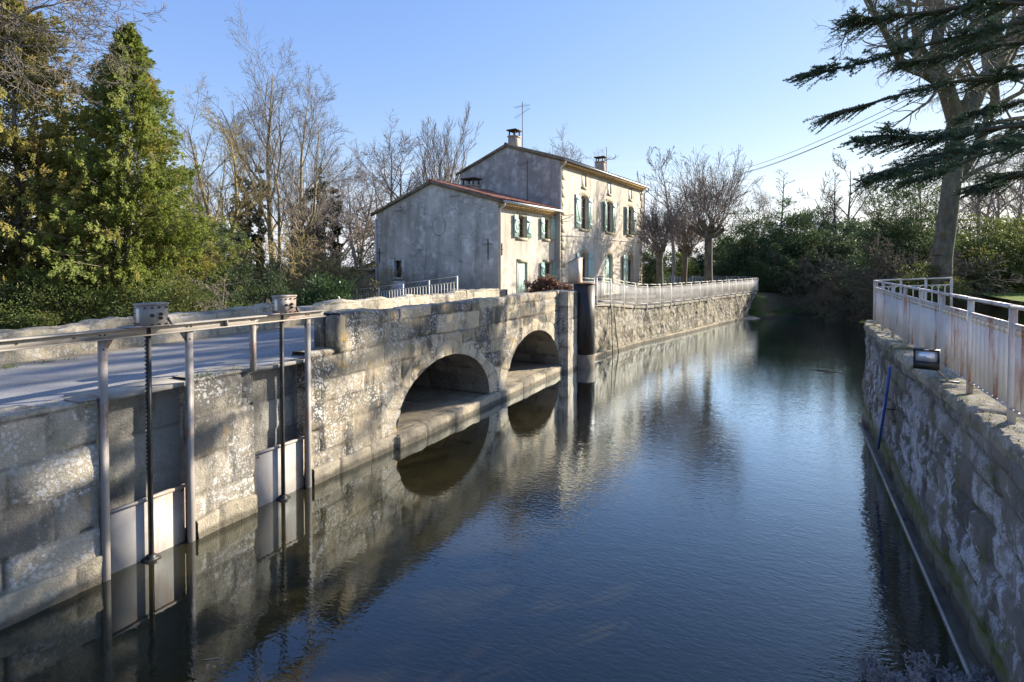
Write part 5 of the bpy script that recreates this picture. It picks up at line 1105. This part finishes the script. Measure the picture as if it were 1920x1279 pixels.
dup(c1, tuple(gpos(584, 60, 1.5)), 2.0, (.95, .95, .93), 'broad dark cypress between the two main bare trunks and the thicket'); dup(c2, tuple(gpos(604, 62, 1.5)), 1.0, (.85, .85, 1.02), 'slim cypress spire right of the broad middle cypress'); dup(c2, tuple(gpos(627, 60, 1.5)), 3.0, (1.15, 1.15, .82), 'cypress at the right end of the row')
dup(c1, tuple(gpos(556, 64, 1.5)), 4.0, (.8, .8, .8), 'low dark cypress half hidden behind the slender trunks')

# russet bush, climber and shrubs by the houses
bush('russet_bush', (-9.55, 22.6, 1.9), (1.05, 1.0, 1.5), 110, 14000, LF_RD, 'round russet brown bush before the wing door', 61, leaf=(.11, .065), clump=.25, bark=BK_R)
bush('corner_bush', (-8.6, 39.6, 1.7), (.8, .9, 3.2), 70, 6000, LF_DK, 'dark climbing shrub at the far corner of the tall house', 62, leaf=(.1, .06), clump=.4)
for i, (px, d, rr, lb) in enumerate(((1262, 56, (3, 3, 3.6), 'sunlit green bush between the left and middle pollards'), (1305, 62, (3.2, 3, 2.6), 'green hedge clump between the middle and right pollards'), (1215, 55, (2.4, 2.4, 4.0), 'dark bush beyond the house corner'), (1375, 58, (2.2, 2.4, 5.4), 'yellow green tree crown right of the largest pollard'))):
    bush('garden_bush', gpos(px, d, 1.6), rr, 80, 9000, LF_YG if i != 2 else LF_DK, lb, 63+i, leaf=(.2, .1), clump=.7, group='garden bushes beyond the terrace')

# --- pollards on the terrace
def pollard(seed, b, hk, top, rspread, label, rt=.25):
    T = Tree(seed); b = np.array(b, float); r = T.r
    k = b+np.array([r.gauss(0, .1), 0, hk]); T.S[0] += [(*b, *(b+[0, 0, .3]), rt*1.25, rt), (*(b+[0, 0, .3]), *(b*.5+k*.5), rt, rt*.85), (*(b*.5+k*.5), *k, rt*.85, rt*.9)]
    CF = [dict(n=4, wob=.15, up=.1, kids=0), dict(n=4, wob=.09, up=.05, kids=6, ang=30, **{'from': .3}, ratio=.4), dict(n=3, wob=.18, up=.02, kids=3, ang=35, ratio=.5), dict(n=2, wob=.2, up=0)]
    for i in range(9):
        a = 6.283*i/9+r.uniform(-.3, .3); e = R_(r.uniform(5, 60)); d = np.array([math.cos(a)*math.cos(e), math.sin(a)*math.cos(e), math.sin(e)])
        p0 = k-[0, 0, r.uniform(0, .5)]; L_ = rspread*r.uniform(.3, .55); p1 = p0+d*L_*.5; p2 = p1+unit(d+[0, 0, .5])*L_*.5
        T.S[0] += [(*p0, *p1, .15, .12), (*p1, *p2, .12, .14)]
        for j in range(13):
            q = p1*(1-(j/13))+p2*(j/13) if j < 8 else p2
            a2 = r.uniform(0, 6.283); e2 = R_(r.uniform(25, 88)); dd = unit(np.array([math.cos(a2)*math.cos(e2), math.sin(a2)*math.cos(e2), math.sin(e2)])+d*.35)
            T.grow(q, dd, (top-k[2])*r.uniform(.45, 1.02)*(.55+.45*dd[2]), r.uniform(.016, .026), 1, CF, .2)
    return tree_obj('pollard_tree', T, BK_P, BK_R, b, label, 'pollard tree', 'pollarded plane trees on the terrace', minr=.010, k0=9)
pollard(71, (-7.3, 35.4, 1.7), 3.0, 7.6, 1.3, 'left pollard by the house corner with a low brown broom of twigs', .24)
pollard(72, (-7.0, 42.0, 1.7), 3.0, 8.2, 1.3, 'thinner middle pollard standing farthest back on the terrace', .24)
pollard(73, (-4.75, 37.9, 1.7), 4.3, 10.6, 2.5, 'largest pollard with knuckled head and tall dense twig crown', .29)
CF_F = [dict(n=6, wob=.05, up=.03, kids=8, ang=42, **{'from': .4}, ratio=.45), dict(n=6, wob=.07, up=.06, kids=7, ang=38, ratio=.42), dict(n=4, wob=.1, up=.06, kids=5, ang=38, ratio=.5), dict(n=3, wob=.18, up=.05)]
far_bare(74, gpos(1262, 50), 12.6, CF_F, 1, .22, BK_G, BK_G, 'bare forked tree rising behind the left pollard', 'bare trees beyond the terrace', .018)

# --- evergreen belt on the far bank
def ever(seed, b, rad, label, nl=32000, trunk=1.2, mat=LF_DK, leaf=(.24, .09), clump=.75): return bush('evergreen_tree', b, np.array(rad)*[1.05, 1.05, 1.12], 260, nl, mat, label, seed, 'evergreen tree', leaf, clump, 'evergreens along the far bank', 8, BK_D, trunk, shell=.35)
e1 = ever(81, gpos(1400, 52, 1.0), (3.4, 3.2, 5.6), 'dark evergreen at the left end of the far bank, right of the terrace')
e2 = ever(82, gpos(1480, 50, .9), (3.2, 3.0, 6.3), 'tall dark evergreen in the middle of the far bank below the dead spike')
e3 = ever(83, gpos(1560, 52, .9), (3.6, 3.0, 5.6), 'grey green evergreen behind the brown riverside brush')
dup(e1, tuple(gpos(1440, 47.5, .7)), 1.2, (.7, .7, .62), 'low evergreen leaning over the water at the left of the far bank'); dup(e2, tuple(gpos(1625, 47, 1)), 2.4, (1, 1, .86), 'dark evergreen just left of the tall green tree')
dup(e3, tuple(gpos(1520, 62, 1)), 4, 1.25, 'evergreen top in the second row behind the middle of the far bank'); dup(e1, tuple(gpos(1350, 62, 1)), 3, (1, 1, .95), 'dark evergreen in the second row behind the terrace end')
dup(e2, tuple(gpos(1500, 46.8, .4)), 5, (.62, .62, .45), 'low dark evergreen shrub at the water line of the far bank')
e4 = ever(84, gpos(1690, 31, 1.8), (2.6, 2.4, 6.0), 'tall green yew-like tree left of the great plane trunk', 30000, 1.0, LF_DK, (.16, .06), .55)
e5 = ever(85, gpos(1840, 33, 2.0), (3.0, 2.8, 3.6), 'yellow green holly bush right of the great plane trunk', 20000, .6, LF_YG, (.16, .08), .5)
dup(e5, tuple(gpos(1950, 28, 2.1)), 1.5, .95, 'yellow green bush at the right edge of the photo'); dup(e4, tuple(gpos(1790, 42, 1.8)), 2.2, (1.2, 1.2, .8), 'dark evergreen behind the great plane trunk')
dup(e4, tuple(gpos(1900, 45, 1.8)), 3.2, (1.5, 1.5, .75), 'dark evergreen mass far behind the right holly')
dup(e5, tuple(gpos(1742, 25.5, 2.0)), 4.2, (.55, .55, .4), 'low bush at the foot of the great plane trunk'); dup(e3, tuple(gpos(1660, 38, 1.2)), 1, (.8, .8, .55), 'low dark evergreen behind the return of the white railing')
# brown brush over the water
def brush(seed, px, d, z, n, L_, label, mt=BK_B):
    b = gpos(px, d, z); T = bough(seed, b, n, L_, .05, (10, 70)); return tree_obj('riverside_brush', T, mt, mt, b, label, 'brush', 'bare riverside brush', k0=5, minr=.014)
br1 = brush(91, 1590, 44.5, .5, 9, 5.2, 'brown bare brush hanging over the water at the right of the far bank')
br2 = brush(92, 1530, 45, .4, 8, 4.2, 'brown bare brush at the middle of the far bank')
dup(br1, tuple(gpos(1655, 36, 1.0)), 2, .8, 'bare brush behind the end of the white river railing'); dup(br2, tuple(gpos(1720, 27, 1.9)), 1, .75, 'bare brush left of the foot of the great plane')
dup(br1, tuple(gpos(1815, 31, 2.0)), 4, .6, 'bare brush right of the foot of the great plane')
CF_S = [dict(n=6, wob=.01, up=.02, kids=46, ang=62, **{'from': .15}, ratio=.14), dict(n=3, wob=.08, up=.02, kids=2, ang=40, ratio=.4), dict(n=2, wob=.1)]
far_bare(93, gpos(1460, 60), 12.9, CF_S, 1, .2, BK_D, BK_D, 'dead bare conifer spike sticking up above the evergreens', 'dead conifer spikes', .022, 'dead_conifer')
far_bare(94, gpos(1566, 56), 12.8, CF_S, 1, .2, BK_D, BK_D, 'taller dead conifer pole among the bare branches right of the spike', 'dead conifer spikes', .022, 'dead_conifer')
rb = far_bare(95, gpos(1590, 55), 11.5, CF_F, 2, .25, BK_G, BK_G, 'wide forked bare tree above the right half of the far bank', 'bare trees above the far bank', .018, spread=.25)
dup(rb, tuple(gpos(1640, 58)), 2.4, .95, 'bare tree top just left of the tall green tree'); dup(fa, tuple(gpos(1420, 90)), 1, .85, 'faint bare tree beyond the far bank evergreens')
for i, (px, d, s_, lb) in enumerate(((1830, 60, .85, 'hazy bare tree just right of the great plane trunk'), (1900, 52, .8, 'hazy bare tree near the right edge of the photo'), (1965, 44, .7, 'bare tree cut by the right edge of the photo'), (1730, 66, .85, 'bare tree top behind the tall green tree'))): dup(fa, tuple(gpos(px, d)), i*1.7, s_, lb)

# --- great plane tree on the right bank
T = Tree(101); r = T.r
CF_G = [dict(n=5, kids=9, ang=48, **{'from': .2}, ratio=.62), dict(n=6, wob=.2, up=.04, kids=9, ang=45, **{'from': .15}, ratio=.5), dict(n=5, wob=.2, up=-.01, kids=7, ang=42, ratio=.5), dict(n=4, wob=.2, up=-.03)]
d = 25.0
_path = T.path
T.path = lambda P, rad, lv, cfg, b=None: _path(P, [q*.76 for q in rad] if b == 0 else rad, lv, cfg, b)
def P_(*L_): return [at(x, y, dd) for x, y, dd in L_]
T.path(P_((1762, 560, 25), (1766, 480, 25), (1776, 400, 25), (1784, 320, 25), (1788, 230, 25), (1797, 195, 25)), [.6, .52, .49, .47, .46, .46], 9, CF_G, 0)
T.path(P_((1792, 240, 25), (1770, 172, 24.8), (1750, 145, 24.6), (1748, 100, 24.4), (1755, 40, 24.2), (1750, -60, 24), (1740, -160, 24)), [.36, .32, .28, .24, .2, .14, .06], 0, CF_G)
T.path(P_((1760, 160, 24.8), (1725, 140, 24.2), (1690, 128, 23.5), (1672, 100, 23), (1640, 40, 22.5), (1610, -20, 22)), [.22, .18, .16, .13, .1, .04], 0, CF_G)
T.path(P_((1752, 140, 24.6), (1735, 110, 24.5), (1715, 85, 24.5), (1700, 30, 24.5), (1690, -40, 24)), [.15, .13, .11, .08, .04], 0, CF_G)
T.path(P_((1794, 245, 25), (1828, 168, 25.3), (1860, 130, 25.6), (1885, 85, 26), (1925, 40, 26.5), (1960, -60, 27), (1990, -160, 27)), [.4, .38, .36, .32, .26, .18, .06], 0, CF_G)
T.path(P_((1880, 100, 26), (1862, 70, 26), (1862, 20, 26), (1855, -60, 26), (1850, -140, 26)), [.22, .2, .17, .12, .05], 0, CF_G)
T.path(P_((1785, 350, 25), (1812, 330, 25), (1838, 315, 25), (1880, 300, 25.5), (1930, 270, 26)), [.12, .1, .09, .06, .03], 0, CF_G)
T.path(P_((1798, 330, 27), (1822, 290, 27), (1845, 235, 27), (1860, 190, 27), (1856, 150, 27), (1858, 80, 27), (1852, -40, 27)), [.22, .21, .2, .19, .18, .15, .06], 0, CF_G)
T.path(P_((1815, 165, 25.2), (1790, 140, 25), (1770, 145, 24.6), (1740, 160, 24)), [.09, .07, .05, .02], 0, CF_G)
bp_ = gpos(1762, 25, 2.1); tree_obj('great_plane_tree', T, BK_P, BK_G, bp_, 'huge bare plane tree with thick forked trunk on the right bank', 'plane tree', k0=12, minr=.005)

# --- cedar reaching in from the right
ced = empty('cedar_tree', tuple(gpos(2320, 13, 2.2)), label='cedar whose long dark layered branches reach in from the right edge', cat='cedar')
cb_ = gpos(2320, 13, 2.2); MB().tube([cb_, cb_+[0, 0, 5], cb_+[.1, 0, 10], cb_+[0, 0, 16]], [.5, .42, .32, .1], 12).build('trunk', BK_D, ced, smooth=True)
LIMB = [[(2320, 60, 13), (2050, 20, 13), (1850, 8, 13), (1740, 28, 12.9), (1650, 36, 12.8), (1598, 38, 12.7)],
        [(2320, 190, 13), (2080, 40, 13), (1920, 42, 13), (1840, 62, 12.9), (1720, 90, 12.8), (1640, 115, 12.6), (1560, 133, 12.4), (1500, 140, 12.3)],
        [(2320, 230, 13.5), (2080, 160, 13.6), (1920, 143, 13.7), (1850, 148, 13.7), (1760, 160, 13.6), (1660, 185, 13.5), (1600, 205, 13.4), (1552, 221, 13.3)],
        [(2320, 300, 12.5), (2080, 240, 12.3), (1920, 235, 12.2), (1830, 245, 12.1), (1740, 262, 12), (1660, 255, 12), (1595, 268, 12)],
        [(2320, 330, 13.5), (2080, 290, 13.6), (1920, 270, 13.7), (1840, 290, 13.7), (1770, 315, 13.6), (1700, 345, 13.5)],
        [(2320, 120, 14), (2080, 90, 14.2), (1920, 84, 14.3), (1830, 92, 14.3), (1750, 112, 14.2), (1690, 120, 14)],
        [(2320, 260, 14), (2080, 200, 14.2), (1920, 190, 14.3), (1850, 204, 14.3), (1790, 226, 14.2)],
        [(2320, 320, 13), (2080, 250, 12.4), (1940, 250, 12), (1860, 272, 11.8), (1770, 292, 11.6), (1690, 318, 11.5), (1640, 330, 11.5)],
        [(2320, 360, 14), (2080, 330, 14.2), (1960, 318, 14.3), (1880, 336, 14.3), (1830, 356, 14.2)],
        [(2320, 20, 14), (2100, -10, 14.5), (1930, 0, 14.8), (1820, 20, 14.8), (1760, 40, 14.6)]]
r = np.random.RandomState(5); segs = []; C = []; D = []; TN = []
for li, Lm in enumerate(LIMB):
    P = np.array([at(*q) for q in Lm]); q = np.linspace(0, len(P)-1, 60); P = np.stack([np.interp(q, np.arange(len(P)), P[:, k]) for k in range(3)], 1); P += .05*np.stack([fbm(np.stack([q*.8, 0*q+k*7+li*3, 0*q], -1), 3) for k in range(3)], 1)
    for i in range(59): segs.append((*P[i], *P[i+1], .06*(1-i/59)**.8+.01, .06*(1-(i+1)/59)**.8+.01))
    for i in range(5, 60):
        fr_ = i/59
        for _ in range(5):
            ax = unit(P[min(i+1, 59)]-P[i-1]); sg = r.choice([-1, 1]); sd_ = unit(np.cross(ax, [0, 0, 1.]))*sg; gapn = vnoise(np.array([fr_*9+li*5, sg*3.1, 0.]), 6)
            if gapn < .3: continue
            dd = unit(ax*r.uniform(.45, 1.0)+sd_*r.uniform(.25, 1.2)+np.array([0, 0, r.uniform(-.32, .26)])); l = r.uniform(.25, 1.0)*(.4+1.5*gapn)*(1.05-.7*fr_**2)+.06
            e = P[i]+dd*l+np.array([0, 0, -.1*l]); m_ = (P[i]+e)/2+[0, 0, .07*l]; segs.append((*P[i], *m_, .012, .008)); segs.append((*m_, *e, .008, .003))
            for t in np.linspace(.15, 1, int(5+9*l)):
                c0 = (P[i]*(1-t)+e*t) + np.array([0, 0, .28*l*t*(1-t)]); tl = r.uniform(.05, .2); td = unit(dd+unit(np.cross(dd, [0, 0, 1.]))*r.choice([-1, 1])*r.uniform(.3, 1.3)+[0, 0, r.uniform(-.3, .1)])
                segs.append((*c0, *(c0+td*tl), .004, .003))
                for k in range(9):
                    q = r.rand(); C.append(c0+td*tl*q+r.normal(0, .008, 3)); D.append(td*.5+r.normal(0, .8, 3)+[0, 0, .3]); TN.append(r.rand())
V, F = segs_mesh(segs, 5); mk('branches', V, F, BK_D, ced, smooth=True)
n = len(C); V, F, Tn = leaf_mesh(np.array(C), np.array(D), r.uniform(.04, .075, n), r.uniform(.012, .022, n), np.array(TN), 3); mk('needles', V, F, LF_CD, ced, {'tone': Tn})

# --- overhanging bare boughs, upper left: tree just outside the frame
T = Tree(111); CF_H = [dict(n=6, kids=15, ang=45, **{'from': .1}, ratio=.24), dict(n=5, wob=.16, up=.02, kids=8, ang=42, ratio=.45), dict(n=4, wob=.18, up=0, kids=4, ang=42, ratio=.5), dict(n=3, wob=.2)]
dd = 9.0; tb = gpos(-420, 9, 1.6); T.S[0].append((*tb, *at(-420, -100, 9), .3, .22))
for Lm, r0 in (([(-420, 60), (-200, 60), (-60, -10), (0, 8), (45, 42), (95, 62), (150, 66), (185, 96)], .035), ([(-420, 150), (-150, 120), (-20, 70), (38, 40), (75, 18), (110, 14), (135, -2), (150, -30)], .04), ([(-420, 210), (-120, 60), (0, 78), (45, 88), (100, 92), (160, 92), (200, 98)], .022), ([(-420, 240), (-160, 150), (-40, 60), (25, 80), (60, 110), (110, 138), (165, 160)], .025), ([(-420, -60), (-100, -40), (20, -60), (110, -30), (180, -5), (220, 15)], .03)):
    T.path([at(x, y, dd+i*.1) for i, (x, y) in enumerate(Lm)], [max(.006, r0*(1-i/len(Lm))) for i in range(len(Lm))], 0, CF_H, 1)
tree_obj('overhanging_tree', T, BK_D, BK_G, tb, 'bare twigs hanging in from a tree past the upper left corner', 'bare tree', k0=10, minr=.0035)

# --- power lines
for i, (y0, y1) in enumerate(((331, 244), (329, 246), (322, 232))):
    a, b = at(1372, y0, 78), at(1900, y1-150, 26+i*.3); q = np.linspace(0, 1, 24)
    P = [a*(1-t)+b*t-np.array([0, 0, 1.3*4*t*(1-t)*.6]) for t in q]
    tag(MB().tube(P, .022, 4).build('power_line', BK_D), 'overhead power line sagging between the pollard crown and the cedar tips', 'power line', 'overhead power lines')

# --- small things: debris bush at the wall foot, grass tufts, leaf, floating twig
T = bough(121, (1.22, 5.6, -.06), 80, .3, .005, (5, 75)); o = tree_obj('dry_brush', T, DRYM, DRYM, (1.22, 5.6, -.06), 'frosty grey clump of dry twigs in the lower right corner at the wall foot', 'dry brush', k0=4, minr=.0018)
r = np.random.RandomState(9)
def tufts(name, pts, hgt, label, mat=GRASSM, n=26, kind='stuff', cat='grass'):
    C = []; D = []
    for p in pts:
        for k in range(n): d_ = np.array([r.normal(0, .5), r.normal(0, .5), 1]); d_ /= np.linalg.norm(d_); h_ = hgt*r.uniform(.4, 1.1); C.append(np.array(p)+np.array([r.normal(0, .05), r.normal(0, .05), 0])+d_*h_*.5); D.append(d_*h_)
    C = np.array(C); D = np.array(D); l = np.linalg.norm(D, axis=1); V, F, T_ = leaf_mesh(C, D, l, l*.09+.003, r.rand(len(C)), 4)
    return tag(mk(name, V, F, mat, None, {'tone': T_}), label, cat, kind=kind)
pts = [(-10.75+r.normal(0, .07), y, 2.14) for y in r.uniform(2, 18, 130)]+[(-7.75+r.normal(0, .06), y, 2.2) for y in r.uniform(7.6, 18, 90)]+[(-7.3, y, 2.16) for y in (4.95, 5.0, 5.1, 5.5)]
tufts('road_edge_weeds', pts, .06, 'short weeds growing along the foot of the bridge parapets')
pts = [(x, y, 2.27+.02*(x-2)) for x, y in zip(r.uniform(2.1, 9, 900), r.uniform(3, 15.4, 900))]; tufts('lawn_grass', pts, .09, 'short sunlit grass behind the right railing', GRASSM, 14)
pts = [(1.55+r.rand()*.4, y, 2.31) for y in r.uniform(4, 16.5, 90)]; tufts('wall_moss_grass', pts, .05, 'moss and small weeds on the right wall coping', LF_YG, 10)
pts = []
for _ in range(700):
    t = r.rand(); x, y = -3.0+t*3.6+r.normal(0, .25), 43.4+t*1.8+r.rand()*3.2; pts.append((x, y, .25+.25*r.rand()))
tufts('bank_grass', pts, .2, 'green grass on the small spit at the end of the terrace wall', LF_LA, 8)
mb = MB(); p = at(245, 1187, 5.6); k = (H)/(1187-HY)*FPX; p = at(245, 1187, k); mb.add([p+np.array(q) for q in ((-.03, -.01, .004), (0, -.025, .012), (.03, .0, .004), (.0, .02, .015))], [[0, 1, 2, 3]])
tag(mb.build('fallen_leaf', LF_RD, attrs={'tone': [.5]*4}), 'single brown leaf floating on the dark water at lower left', 'leaf')
p = at(385, 1250, 3.7/(1250-HY)*FPX); tag(MB().tube([p+[-.06, -.02, .004], p+[.05, .06, .006]], .003, 5).build('floating_twig', TRIM), 'thin pale twig floating near the bottom edge', 'twig')
p = at(1550, 698, 3.7/(698-HY)*FPX); mb = MB(); rd = random.Random(3)
for _ in range(9): a_ = rd.uniform(-.35, .35); l_ = rd.uniform(.1, .3); c_ = np.array([p[0]+rd.uniform(-.4, .4), p[1]+rd.uniform(-.25, .25), .003]); mb.tube([c_-[l_*math.cos(a_), l_*math.sin(a_), 0], c_+[0, .03, .008], c_+[l_*math.cos(a_), l_*math.sin(a_), -.003]], .007, 4)
tag(mb.build('water_debris', BK_D), 'dark floating twigs on the water left of the right wall end', 'debris', kind='stuff')
# spit of gravel and grass
m = M('muddy sand and grass'); z = m.xyz()[2]; n_1 = m.noise(3, 6, .7); c = m.mix(m.ramp(m.math('ADD', z, m.math('MULTIPLY', n_1, .3)), .22, .38), (.33,.29,.22), (.13,.2,.06)); SANDM = m.fin(c, 1, m.bump(n_1, .6, .05))
sx_, sy_ = np.meshgrid(np.linspace(0, 1, 40), np.linspace(0, 1, 16)); X = -4.6+sx_*5.3; Y = 39.6+sx_*4.9+sy_*(3.2+2*sx_)
Z = -.12+(.55*(sy_**.8))*(1-sx_)**.35+.06*fbm(np.stack([X*2, Y*2, 0*X], -1), 2, 3)*2
o = mk('river_bank', np.stack([X, Y, Z], -1).reshape(-1, 3), np.stack([(np.arange(15)[:, None]*40+np.arange(39)[None])+q for q in (0, 1, 41, 40)], -1).reshape(-1, 4), SANDM, smooth=True); tag(o, kind='structure')
